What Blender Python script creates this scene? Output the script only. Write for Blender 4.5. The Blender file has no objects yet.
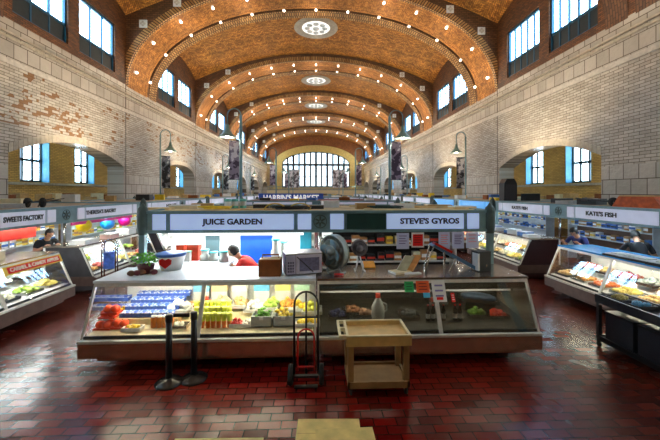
import bpy, bmesh, math, random
from mathutils import Vector, Matrix
random.seed(7)
S = bpy.context.scene
COL = S.collection
PI = math.pi
EYE = 2.5
YAW = math.radians(2.43)
F = 330.0

# ------------------------------------------------------------------ placement helpers (survey of the photo, to real metres)
def tl(px):                     # lateral / depth ratio in hall axes of an image column
    return math.tan(math.atan((px-330.0)/F)+YAW)
def at(px, Y):                  # lateral position X of image column px at hall depth Y
    return tl(px)*Y
def zt(px, py, Y):              # height above the floor
    zc = Y*math.cos(YAW)+at(px, Y)*math.sin(YAW)
    return EYE+(192.0-py)*zc/F

# ------------------------------------------------------------------ materials
MATS = {}
def newmat(name):
    m = bpy.data.materials.new(name); m.use_nodes = True
    nt = m.node_tree; b = nt.nodes['Principled BSDF']
    return m, nt, b
def mat(name, col, rough=.5, metal=0, var=.12, scale=18, emit=0, spec=.5, bump=0):
    if name in MATS: return MATS[name]
    m, nt, b = newmat(name)
    N = nt.nodes; L = nt.links
    b.inputs['Roughness'].default_value = rough
    b.inputs['Metallic'].default_value = metal
    b.inputs['Specular IOR Level'].default_value = spec
    if var > 0:
        tc = N.new('ShaderNodeTexCoord'); nz = N.new('ShaderNodeTexNoise')
        nz.inputs['Scale'].default_value = scale; nz.inputs['Detail'].default_value = 3
        L.new(tc.outputs['Object'], nz.inputs['Vector'])
        r = N.new('ShaderNodeValToRGB')
        r.color_ramp.elements[0].position = .3; r.color_ramp.elements[1].position = .7
        r.color_ramp.elements[0].color = [c*(1-var) for c in col]+[1]
        r.color_ramp.elements[1].color = [min(1, c*(1+var)) for c in col]+[1]
        L.new(nz.outputs['Fac'], r.inputs['Fac']); L.new(r.outputs['Color'], b.inputs['Base Color'])
        if bump:
            bp = N.new('ShaderNodeBump'); bp.inputs['Strength'].default_value = bump
            L.new(nz.outputs['Fac'], bp.inputs['Height']); L.new(bp.outputs['Normal'], b.inputs['Normal'])
    else:
        b.inputs['Base Color'].default_value = list(col)+[1]
    if emit:
        b.inputs['Emission Color'].default_value = list(col)+[1]
        b.inputs['Emission Strength'].default_value = emit
    MATS[name] = m
    return m
def srgb(r, g, b):
    f = lambda c: ((c/255+.055)/1.055)**2.4 if c > 10 else c/255/12.92
    return (f(r), f(g), f(b))
def emis(name, col, strength):
    if name in MATS: return MATS[name]
    m = bpy.data.materials.new(name); m.use_nodes = True
    nt = m.node_tree; nt.nodes.clear()
    e = nt.nodes.new('ShaderNodeEmission'); o = nt.nodes.new('ShaderNodeOutputMaterial')
    e.inputs[0].default_value = list(col)+[1]; e.inputs[1].default_value = strength
    nt.links.new(e.outputs[0], o.inputs[0]); MATS[name] = m
    return m
def glassmat(name, tint=(1, 1, 1), gloss=.08, rough=.02):
    m = bpy.data.materials.new(name); m.use_nodes = True
    nt = m.node_tree; nt.nodes.clear(); N = nt.nodes; L = nt.links
    t = N.new('ShaderNodeBsdfTransparent'); t.inputs[0].default_value = list(tint)+[1]
    g = N.new('ShaderNodeBsdfGlossy'); g.inputs['Roughness'].default_value = rough
    fr = N.new('ShaderNodeLayerWeight'); fr.inputs[0].default_value = .25
    mu = N.new('ShaderNodeMath'); mu.operation = 'MULTIPLY_ADD'
    mu.inputs[1].default_value = .35; mu.inputs[2].default_value = gloss
    L.new(fr.outputs['Facing'], mu.inputs[0])
    x = N.new('ShaderNodeMixShader'); o = N.new('ShaderNodeOutputMaterial')
    L.new(mu.outputs[0], x.inputs[0]); L.new(t.outputs[0], x.inputs[1]); L.new(g.outputs[0], x.inputs[2])
    L.new(x.outputs[0], o.inputs[0]); MATS[name] = m
    return m

def brick_node(nt, vec, bw, bh, mortar, c1, c2, cm, offset=.5):
    n = nt.nodes.new('ShaderNodeTexBrick')
    n.offset = offset
    n.inputs['Scale'].default_value = 1
    n.inputs['Brick Width'].default_value = bw; n.inputs['Row Height'].default_value = bh
    n.inputs['Mortar Size'].default_value = mortar; n.inputs['Mortar Smooth'].default_value = .2
    n.inputs['Color1'].default_value = list(c1)+[1]; n.inputs['Color2'].default_value = list(c2)+[1]
    n.inputs['Mortar'].default_value = list(cm)+[1]
    nt.links.new(vec, n.inputs['Vector'])
    return n
def sep_yz(nt, a='Y', b='Z'):
    g = nt.nodes.new('ShaderNodeNewGeometry'); s = nt.nodes.new('ShaderNodeSeparateXYZ'); c = nt.nodes.new('ShaderNodeCombineXYZ')
    nt.links.new(g.outputs['Position'], s.inputs[0])
    nt.links.new(s.outputs[a], c.inputs[0]); nt.links.new(s.outputs[b], c.inputs[1])
    return s, c.outputs[0]
def math_node(nt, op, a, b=None, c=None):
    n = nt.nodes.new('ShaderNodeMath'); n.operation = op
    for i, v in enumerate((a, b, c)):
        if v is None: continue
        if isinstance(v, (int, float)): n.inputs[i].default_value = v
        else: nt.links.new(v, n.inputs[i])
    return n.outputs[0]
def mixc(nt, fac, a, b, mode='MIX'):
    n = nt.nodes.new('ShaderNodeMix'); n.data_type = 'RGBA'; n.blend_type = mode
    for s, v in ((n.inputs[0], fac), (n.inputs[6], a), (n.inputs[7], b)):
        if isinstance(v, (int, float)): s.default_value = v
        elif isinstance(v, tuple): s.default_value = list(v)+[1]
        else: nt.links.new(v, s)
    return n.outputs[2]
def noise(nt, vec, scale, detail=3):
    n = nt.nodes.new('ShaderNodeTexNoise'); n.inputs['Scale'].default_value = scale; n.inputs['Detail'].default_value = detail
    if vec: nt.links.new(vec, n.inputs['Vector'])
    return n.outputs['Fac']

def wall_tile(name, stains):
    m, nt, b = newmat(name); s, v = sep_yz(nt)
    A = srgb(176, 164, 148); B = srgb(205, 194, 178); M = srgb(96, 84, 72)
    small = brick_node(nt, v, .42, .125, .011, A, B, M)
    big = brick_node(nt, v, .62, .6, .016, srgb(184, 174, 160), srgb(202, 192, 178), M, .5)
    z = s.outputs['Z']
    isb = math_node(nt, 'MAXIMUM', math_node(nt, 'GREATER_THAN', z, 7.5), math_node(nt, 'LESS_THAN', z, 3.55))
    col = mixc(nt, isb, small.outputs['Color'], big.outputs['Color'])
    rnd = brick_node(nt, v, .42, .125, 0, (0, 0, 0), (1, 1, 1), (0, 0, 0))
    nz = noise(nt, v, .42, 2)
    if stains:
        th = math_node(nt, 'MULTIPLY_ADD', nz, 1.8, -.7)
        hit = math_node(nt, 'LESS_THAN', rnd.outputs['Color'], th)
        nb = math_node(nt, 'SUBTRACT', 1, isb)
        fine = math_node(nt, 'GREATER_THAN', noise(nt, v, 1.9, 3), .47)
        up = math_node(nt, 'GREATER_THAN', z, 5.2)
        hit = math_node(nt, 'MULTIPLY', math_node(nt, 'MULTIPLY', hit, nb), math_node(nt, 'MULTIPLY', fine, up))
        col = mixc(nt, math_node(nt, 'MULTIPLY', hit, .85), col, srgb(132, 84, 26))
    dirt = math_node(nt, 'MULTIPLY_ADD', noise(nt, v, .9, 4), .5, .72)
    n = nt.nodes.new('ShaderNodeCombineColor')
    for i in range(3): nt.links.new(dirt, n.inputs[i])
    col = mixc(nt, 1.0, col, n.outputs[0], 'MULTIPLY')
    nt.links.new(col, b.inputs['Base Color'])
    b.inputs['Roughness'].default_value = .2
    bp = nt.nodes.new('ShaderNodeBump'); bp.inputs['Strength'].default_value = .6; bp.inputs['Distance'].default_value = .045
    hh = math_node(nt, 'ADD', rnd.outputs['Color'], noise(nt, v, 6, 3))
    nt.links.new(hh, bp.inputs['Height']); nt.links.new(bp.outputs['Normal'], b.inputs['Normal'])
    MATS[name] = m
    return m
def brick_mat(name, a, b_, c1, c2, cm, bw=.24, bh=.085, mort=.012, rough=.6, big=.6):
    m, nt, b = newmat(name)
    if a == 'UV':
        tc = nt.nodes.new('ShaderNodeTexCoord'); v = tc.outputs['UV']
    else: s, v = sep_yz(nt, a, b_)
    br = brick_node(nt, v, bw, bh, mort, c1, c2, cm)
    d = math_node(nt, 'MULTIPLY_ADD', noise(nt, v, big, 4), 1.1, .45)
    n = nt.nodes.new('ShaderNodeCombineColor')
    for i in range(3): nt.links.new(d, n.inputs[i])
    nt.links.new(mixc(nt, 1.0, br.outputs['Color'], n.outputs[0], 'MULTIPLY'), b.inputs['Base Color'])
    b.inputs['Roughness'].default_value = rough
    MATS[name] = m
    return m
def herring_mat(name, c1, c2, cm, w=.9, bw=.3, bh=.15, rough=.65):
    m, nt, b = newmat(name)
    tc = nt.nodes.new('ShaderNodeTexCoord'); sp = nt.nodes.new('ShaderNodeSeparateXYZ')
    nt.links.new(tc.outputs['UV'], sp.inputs[0])
    pp = math_node(nt, 'PINGPONG', sp.outputs[0], w)
    cx = nt.nodes.new('ShaderNodeCombineXYZ')
    nt.links.new(math_node(nt, 'SUBTRACT', pp, sp.outputs[1]), cx.inputs[0])
    nt.links.new(math_node(nt, 'ADD', pp, sp.outputs[1]), cx.inputs[1])
    br = brick_node(nt, cx.outputs[0], bw, bh, .014, c1, c2, cm)
    d = math_node(nt, 'MULTIPLY_ADD', noise(nt, tc.outputs['UV'], .8, 5), 1.5, .25)
    n = nt.nodes.new('ShaderNodeCombineColor')
    for i in range(3): nt.links.new(d, n.inputs[i])
    nt.links.new(mixc(nt, 1.0, br.outputs['Color'], n.outputs[0], 'MULTIPLY'), b.inputs['Base Color'])
    b.inputs['Roughness'].default_value = rough
    MATS[name] = m
    return m

TILE_L = wall_tile('glazed wall tile stained', True)
TILE_R = wall_tile('glazed wall tile', False)
GLAZE = mat('glazed tile moulding', srgb(210, 202, 190), .12, 0, .15, 6)
MOULD = mat('tile cornice', srgb(185, 172, 152), .35, 0, .2, 5)
OC1, OC2, OCM = srgb(226, 152, 62), srgb(150, 88, 28), srgb(70, 38, 14)
HERR = herring_mat('herringbone ceiling brick', OC1, OC2, OCM)
HERR2 = herring_mat('herringbone rib brick', srgb(216, 146, 66), srgb(150, 92, 36), OCM, .6, .26, .13, .7)
RING = brick_mat('rib edge bricks', 'UV', None, srgb(205, 160, 100), srgb(160, 112, 62), srgb(60, 36, 20), .17, .5, .03)
SPAN = brick_mat('spandrel brick', 'UV', None, srgb(120, 82, 52), srgb(88, 58, 36), srgb(48, 30, 20), .3, .12, .012)
UPB = brick_mat('upper wall brick', 'Y', 'Z', srgb(132, 80, 36), srgb(88, 52, 24), srgb(46, 28, 16))
AISB = brick_mat('aisle wall brick', 'Y', 'Z', srgb(226, 180, 98), srgb(204, 158, 82), srgb(150, 112, 60), .3, .1)
ENDB = brick_mat('end wall tile', 'X', 'Z', srgb(196, 180, 140), srgb(180, 160, 118), srgb(120, 100, 70), .4, .15)
YEL = mat('yellow stone arch', srgb(214, 186, 110), .5, 0, .15, 3)
TEAL = mat('teal painted metal', srgb(112, 144, 150), .4, 0, .12, 9)
DTEAL = mat('dark green panel', srgb(16, 58, 56), .4, 0, .1, 9)
CAPM = mat('grey green post cap', srgb(72, 88, 84), .5, 0, .15, 9)
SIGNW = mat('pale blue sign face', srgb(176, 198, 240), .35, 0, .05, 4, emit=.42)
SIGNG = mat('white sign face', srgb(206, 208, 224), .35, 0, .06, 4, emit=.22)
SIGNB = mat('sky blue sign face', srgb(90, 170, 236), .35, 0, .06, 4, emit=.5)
INK = mat('black lettering', (.012, .012, .018), .5, 0, 0)
STEEL = mat('brushed steel', srgb(190, 188, 184), .25, .95, .12, 30)
BSTEEL = mat('bronze toned steel body', srgb(204, 164, 142), .22, .75, .15, 7)
CTOP = mat('steel counter top', srgb(168, 156, 142), .22, .8, .2, 5)
WTOP = mat('white counter sheet', srgb(238, 246, 250), .35, 0, .04, 8)
DARK = mat('black kick plate', srgb(22, 20, 20), .6, 0, .2, 9)
DKRED = mat('dark maroon end panel', srgb(44, 16, 18), .35, 0, .2, 6)
DKGR = mat('dark grey end panel', srgb(52, 50, 54), .35, .2, .2, 6)
WHITE = mat('white enamel', srgb(230, 230, 226), .4, 0, .06, 8)
INTD = mat('case interior dark', srgb(70, 66, 56), .5, 0, .2, 8)
CREAM = mat('cream paint', srgb(226, 212, 170), .5, 0, .1, 8)
ROOFM = mat('stall roof board', srgb(150, 130, 100), .7, 0, .3, 3)
FRAME = mat('sky tinted window frame', srgb(14, 80, 112), .5, 0, .1, 6)  # teal carries the blue sky light along the upper window edges
FRAMED = mat('black window panel', srgb(10, 34, 42), .5, 0, .2, 6)
SASH = mat('dark sash frame', srgb(34, 44, 52), .5, 0, .1, 6)
JAMB = mat('jamb tinted with sky light', srgb(70, 140, 176), .5, 0, .1, 6)  # sky light falling on the far jamb, put into its colour
BLACK = mat('black paint', srgb(18, 18, 20), .35, 0, .15, 12)
RUBBER = mat('black rubber', srgb(24, 24, 24), .8, 0, .1, 12)
RED = mat('red paint', srgb(196, 26, 20), .35, 0, .12, 12)
TANP = mat('tan moulded plastic', srgb(206, 172, 108), .45, 0, .14, 7)
TAND = mat('tan cart leg plastic', srgb(150, 116, 74), .5, 0, .15, 7)
CARD = mat('cardboard', srgb(190, 150, 96), .8, 0, .15, 8)
CARDB = mat('brown carton', srgb(134, 74, 24), .75, 0, .15, 8)
PALE = mat('pale flattened cardboard', srgb(222, 196, 120), .75, 0, .2, 6)
CHROME = mat('chrome', srgb(210, 216, 224), .08, 1, .03, 8)
SHADE = mat('green enamel shade', srgb(120, 150, 140), .35, .1, .1, 8)
SHADEI = mat('white shade inside', srgb(236, 232, 214), .5, 0, .03, 8)
POLE = mat('blue green lamp pole', srgb(110, 146, 150), .4, .2, .12, 8)
SKIN = mat('skin', srgb(206, 150, 120), .5, 0, .06, 14)
HAIR = mat('dark hair', srgb(26, 18, 16), .6, 0, .25, 40)
BULB = emis('lit bulb', (1, .9, .76), 7)
TUBE = emis('lit fluorescent tube', (.9, 1, 1), 120)
TUBEW = emis('lit warm case tube', (1, .95, .72), 60)
TUBED = emis('dim case tube', (1, .95, .85), 24)
LAMPB = emis('lit lamp bulb', (1, .93, .8), 28)
GLASS = glassmat('clear glass', (1, 1, 1), .03)
GLASSD = glassmat('tinted case glass', (.72, .72, .68), .06, .03)
GLASSW = glassmat('window glass', (.92, .98, 1), .04)

# floor tile
m, nt, b = newmat('red quarry tile'); s_, v_ = sep_yz(nt, 'X', 'Y')
br = brick_node(nt, v_, .25, .125, .006, srgb(124, 13, 8), srgb(84, 9, 6), srgb(12, 3, 3))
wear_sheen = noise(nt, v_, .7, 4)  # noise for random browner tiles and for the painted aisle sheen
rp = nt.nodes.new('ShaderNodeValToRGB'); rp.color_ramp.elements[0].position = .42; rp.color_ramp.elements[1].position = .68
nt.links.new(wear_sheen, rp.inputs[0])
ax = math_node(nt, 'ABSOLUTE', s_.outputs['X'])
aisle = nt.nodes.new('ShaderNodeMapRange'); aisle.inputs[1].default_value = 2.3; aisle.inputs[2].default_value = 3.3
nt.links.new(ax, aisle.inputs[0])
colr = mixc(nt, math_node(nt, 'MULTIPLY', rp.outputs[0], .2), br.outputs['Color'], srgb(110, 56, 30))
rnd = brick_node(nt, v_, .25, .125, .0, (0, 0, 0), (1, 1, 1), (0, 0, 0))
darker_tile = mixc(nt, 1.0, br.outputs['Color'], (.62, .62, .62), 'MULTIPLY')
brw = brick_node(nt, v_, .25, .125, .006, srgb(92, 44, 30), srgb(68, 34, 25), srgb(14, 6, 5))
sheen_fac = math_node(nt, 'MULTIPLY', aisle.outputs[0], math_node(nt, 'MULTIPLY_ADD', wear_sheen, .8, .35)); sheen_fac = math_node(nt, 'MINIMUM', sheen_fac, .8)  # gloss of the aisle floor put into the colour as browner tiles
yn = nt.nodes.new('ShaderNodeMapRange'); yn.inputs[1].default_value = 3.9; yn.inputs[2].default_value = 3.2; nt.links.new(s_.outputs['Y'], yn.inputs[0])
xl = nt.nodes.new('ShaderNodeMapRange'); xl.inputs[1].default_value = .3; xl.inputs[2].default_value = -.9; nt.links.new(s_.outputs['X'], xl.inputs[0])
sheen_fac = math_node(nt, 'MAXIMUM', sheen_fac, math_node(nt, 'MULTIPLY', math_node(nt, 'MULTIPLY', yn.outputs[0], xl.outputs[0]), .6))  # lighting of the left foreground put into the tile colour too
colr = mixc(nt, sheen_fac, colr, brw.outputs['Color'])
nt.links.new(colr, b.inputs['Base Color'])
rr = math_node(nt, 'MULTIPLY_ADD', noise(nt, v_, 1.2, 2), .2, .14)
b.inputs['Specular IOR Level'].default_value = .24
nt.links.new(rr, b.inputs['Roughness'])
bp = nt.nodes.new('ShaderNodeBump'); bp.inputs['Strength'].default_value = .6; bp.inputs['Distance'].default_value = .012
hsum = math_node(nt, 'ADD', math_node(nt, 'MULTIPLY', rnd.outputs['Color'], .5), math_node(nt, 'MULTIPLY', br.outputs['Fac'], -1.0))
nt.links.new(hsum, bp.inputs['Height'])
cn = nt.nodes.new('ShaderNodeCombineXYZ')
nt.links.new(math_node(nt, 'MULTIPLY_ADD', rnd.outputs['Color'], .05, -.025), cn.inputs[0])
nt.links.new(math_node(nt, 'MULTIPLY', math_node(nt, 'SINE', math_node(nt, 'MULTIPLY', rnd.outputs['Color'], 50)), .03), cn.inputs[1])
va = nt.nodes.new('ShaderNodeVectorMath'); va.operation = 'ADD'; vn = nt.nodes.new('ShaderNodeVectorMath'); vn.operation = 'NORMALIZE'
nt.links.new(bp.outputs['Normal'], va.inputs[0]); nt.links.new(cn.outputs[0], va.inputs[1]); nt.links.new(va.outputs[0], vn.inputs[0]); nt.links.new(vn.outputs[0], b.inputs['Normal'])
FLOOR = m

def banner_mat(name, a, b_, c, scale):
    m, nt, bs = newmat(name); tc = nt.nodes.new('ShaderNodeTexCoord')
    f = noise(nt, tc.outputs['Object'], scale, 2)
    r = nt.nodes.new('ShaderNodeValToRGB'); r.color_ramp.interpolation = 'CONSTANT'
    r.color_ramp.elements[0].color = list(a)+[1]; r.color_ramp.elements[1].position = .48; r.color_ramp.elements[1].color = list(b_)+[1]
    e = r.color_ramp.elements.new(.58); e.color = list(c)+[1]
    nt.links.new(f, r.inputs[0]); nt.links.new(r.outputs[0], bs.inputs['Base Color']); MATS[name] = m
    return m
BAN1 = banner_mat('purple grey photo banner', srgb(70, 56, 78), srgb(150, 136, 156), srgb(234, 228, 236), 1.8)
BAN3 = banner_mat('pale photo banner', srgb(96, 90, 96), srgb(200, 200, 206), srgb(244, 244, 248), 1.6)
BAN2 = banner_mat('black white photo banner', srgb(34, 38, 46), srgb(130, 134, 146), srgb(240, 240, 240), 1.9)
CHECK = banner_mat('blue and white printed film', srgb(36, 96, 210), srgb(190, 210, 240), srgb(246, 248, 252), 22)

# ------------------------------------------------------------------ mesh builder
class MB:
    def __init__(s): s.bm = bmesh.new(); s.uv = None
    def box(s, x0, x1, y0, y1, z0, z1, M=None, mi=0):
        vs = [s.bm.verts.new(Vector(p) if M is None else M @ Vector(p)) for p in
              ((x0,y0,z0),(x1,y0,z0),(x1,y1,z0),(x0,y1,z0),(x0,y0,z1),(x1,y0,z1),(x1,y1,z1),(x0,y1,z1))]
        for f in ((3,2,1,0),(4,5,6,7),(0,1,5,4),(1,2,6,5),(2,3,7,6),(3,0,4,7)):
            fc = s.bm.faces.new([vs[i] for i in f]); fc.material_index = mi
        return s
    def prism(s, pts, x0, x1, axis='x', mi=0):        # extrude a polygon of (a,b) along axis
        def P(u, a, b): return {'x': (u, a, b), 'y': (a, u, b), 'z': (a, b, u)}[axis]
        A = [s.bm.verts.new(P(x0, a, b)) for a, b in pts]; B = [s.bm.verts.new(P(x1, a, b)) for a, b in pts]
        n = len(pts); fs = [s.bm.faces.new(A[::-1]), s.bm.faces.new(B)]
        for i in range(n): fs.append(s.bm.faces.new((A[i], A[(i+1) % n], B[(i+1) % n], B[i])))
        for f in fs: f.material_index = mi
        return s
    def tube(s, pts, r, n=10, cap=True, close=False):
        pts = [Vector(p) for p in pts]; rings = []
        rs = r if isinstance(r, (list, tuple)) else [r]*len(pts)
        up = None
        for i, p in enumerate(pts):
            a = pts[i-1] if (i > 0 or close) else p; c = pts[(i+1) % len(pts)] if (i < len(pts)-1 or close) else p
            t = (c-a).normalized()
            if up is None: up = t.orthogonal().normalized()
            u = (up - t*up.dot(t))
            u = u.normalized() if u.length > 1e-6 else t.orthogonal().normalized()
            up = u; w = t.cross(u)
            rings.append([s.bm.verts.new(p+(u*math.cos(2*PI*k/n)+w*math.sin(2*PI*k/n))*rs[i]) for k in range(n)])
        m = len(rings)
        for i in range(m if close else m-1):
            A, B = rings[i], rings[(i+1) % m]
            for k in range(n):
                f = s.bm.faces.new((A[k], A[(k+1) % n], B[(k+1) % n], B[k])); f.smooth = n > 6
        if cap and not close:
            s.bm.faces.new(rings[0][::-1]); s.bm.faces.new(rings[-1])
        return s
    def lathe(s, prof, c=(0, 0, 0), n=20, M=None):   # prof: (r,z)
        rings = []
        for r, z in prof:
            if r < 1e-5:
                p = Vector((c[0], c[1], c[2]+z)); rings.append([s.bm.verts.new(M @ p if M else p)])
            else:
                R = []
                for k in range(n):
                    p = Vector((c[0]+r*math.cos(2*PI*k/n), c[1]+r*math.sin(2*PI*k/n), c[2]+z)); R.append(s.bm.verts.new(M @ p if M else p))
                rings.append(R)
        for A, B in zip(rings, rings[1:]):
            for k in range(n):
                a0, a1 = A[k % len(A)], A[(k+1) % len(A)]; b0, b1 = B[k % len(B)], B[(k+1) % len(B)]
                q = []
                for v in (a0, a1, b1, b0):
                    if v not in q: q.append(v)
                if len(q) > 2:
                    f = s.bm.faces.new(q); f.smooth = True
        return s
    def ball(s, c, r, sub=2, sc=(1, 1, 1), rot=None, jit=0):
        M = Matrix.Translation(c) @ (rot or Matrix()) @ Matrix.Diagonal((r*sc[0], r*sc[1], r*sc[2], 1))
        g = bmesh.ops.create_icosphere(s.bm, subdivisions=sub, radius=1, matrix=M)
        for v in g['verts']:
            if jit: v.co += Vector([random.uniform(-jit, jit)*r for _ in range(3)])
            for f in v.link_faces: f.smooth = True
        return s
    def grid(s, P, nu, nv, UV=None, mi=0, smooth=True):
        vs = [[s.bm.verts.new(P(i, j)) for j in range(nv+1)] for i in range(nu+1)]
        if UV and s.uv is None: s.uv = s.bm.loops.layers.uv.new('UVMap')
        for i in range(nu):
            for j in range(nv):
                idx = ((i, j), (i+1, j), (i+1, j+1), (i, j+1))
                f = s.bm.faces.new([vs[a][b] for a, b in idx]); f.material_index = mi; f.smooth = smooth
                if UV:
                    for l, (a, b) in zip(f.loops, idx): l[s.uv].uv = UV(a, b)
        return s
    def build(s, name, mats, parent=None, loc=None, bevel=0):
        if bevel:
            es = [e for e in s.bm.edges if len(e.link_faces) == 2 and e.calc_face_angle(0) > .6]
            bmesh.ops.bevel(s.bm, geom=es, offset=bevel, segments=2, affect='EDGES', profile=.6, clamp_overlap=True)
        me = bpy.data.meshes.new(name); bmesh.ops.recalc_face_normals(s.bm, faces=s.bm.faces) if s.uv is None else None
        s.bm.to_mesh(me); s.bm.free()
        for m in (mats if isinstance(mats, (list, tuple)) else [mats]): me.materials.append(m)
        o = bpy.data.objects.new(name, me); COL.objects.link(o)
        if parent: o.parent = parent
        if loc: o.location = loc
        return o
def bx(name, m, dims, parent=None, bevel=0):
    return MB().box(*dims).build(name, m, parent, bevel=bevel)
def tag(o, label, cat, group=None, kind=None):
    if label: o['label'] = label
    if cat: o['category'] = cat
    if group: o['group'] = group
    if kind: o['kind'] = kind
    return o
def thing(name, label, cat, loc=(0, 0, 0), rz=0, group=None):
    o = bpy.data.objects.new(name, None); COL.objects.link(o); o.empty_display_size = .1
    o.location = loc; o.rotation_euler = (0, 0, rz)
    return tag(o, label, cat, group)
def struct(o): o['kind'] = 'structure'; return o
KIDS = {}
def dup(root, loc, rz=None, label=None, group=None, rot=None, scale=None):
    r = root.copy(); COL.objects.link(r); r.location = loc
    if rz is not None: r.rotation_euler = (0, 0, rz)
    if rot is not None: r.rotation_euler = rot
    if scale is not None: r.scale = scale if isinstance(scale, tuple) else (scale,)*3
    if label: r['label'] = label
    if group: r['group'] = group
    for ch in kids(root):
        c = ch.copy(); COL.objects.link(c); c.parent = r
        for g in kids(ch):
            d = g.copy(); COL.objects.link(d); d.parent = c
    return r
def kids(o):
    k = KIDS.get(o.name)
    if k is None:
        k = [c for c in bpy.data.objects if c.parent == o]; KIDS[o.name] = k
    return k
def lettering(text, size, m, parent, M, bold=.012, name='lettering', squash=1.0, width=None, depth=.004):
    cu = bpy.data.curves.new('t', 'FONT'); cu.body = text; cu.size = size; cu.offset = bold*size; cu.extrude = depth
    cu.align_x = 'CENTER'; cu.align_y = 'CENTER'; cu.resolution_u = 3
    to = bpy.data.objects.new('t', cu); COL.objects.link(to)
    dg = bpy.context.evaluated_depsgraph_get()
    me = bpy.data.meshes.new_from_object(to.evaluated_get(dg))
    bpy.data.objects.remove(to); bpy.data.curves.remove(cu)
    if width:
        xs = [v.co.x for v in me.vertices]; w = max(xs)-min(xs); squash = width/w
    me.transform(Matrix.Diagonal((squash, 1, 1, 1))); me.transform(M)
    me.materials.clear(); me.materials.append(m)
    o = bpy.data.objects.new(name, me); COL.objects.link(o); o.parent = parent
    return o
RX90 = Matrix.Rotation(PI/2, 4, 'X')

# ================================================================== THE HALL
W = 12.0; TH = 1.0; XB = 17.0
RIB0 = 9.25; PIT = 12.1; RT = 3.95
Y0, Y1 = -4.0, 81.85
ribs = [RIB0+PIT*k for k in range(6)]
struct(bx('floor', FLOOR, (-XB, XB, Y0, Y1+.5, -.2, 0)))

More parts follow.
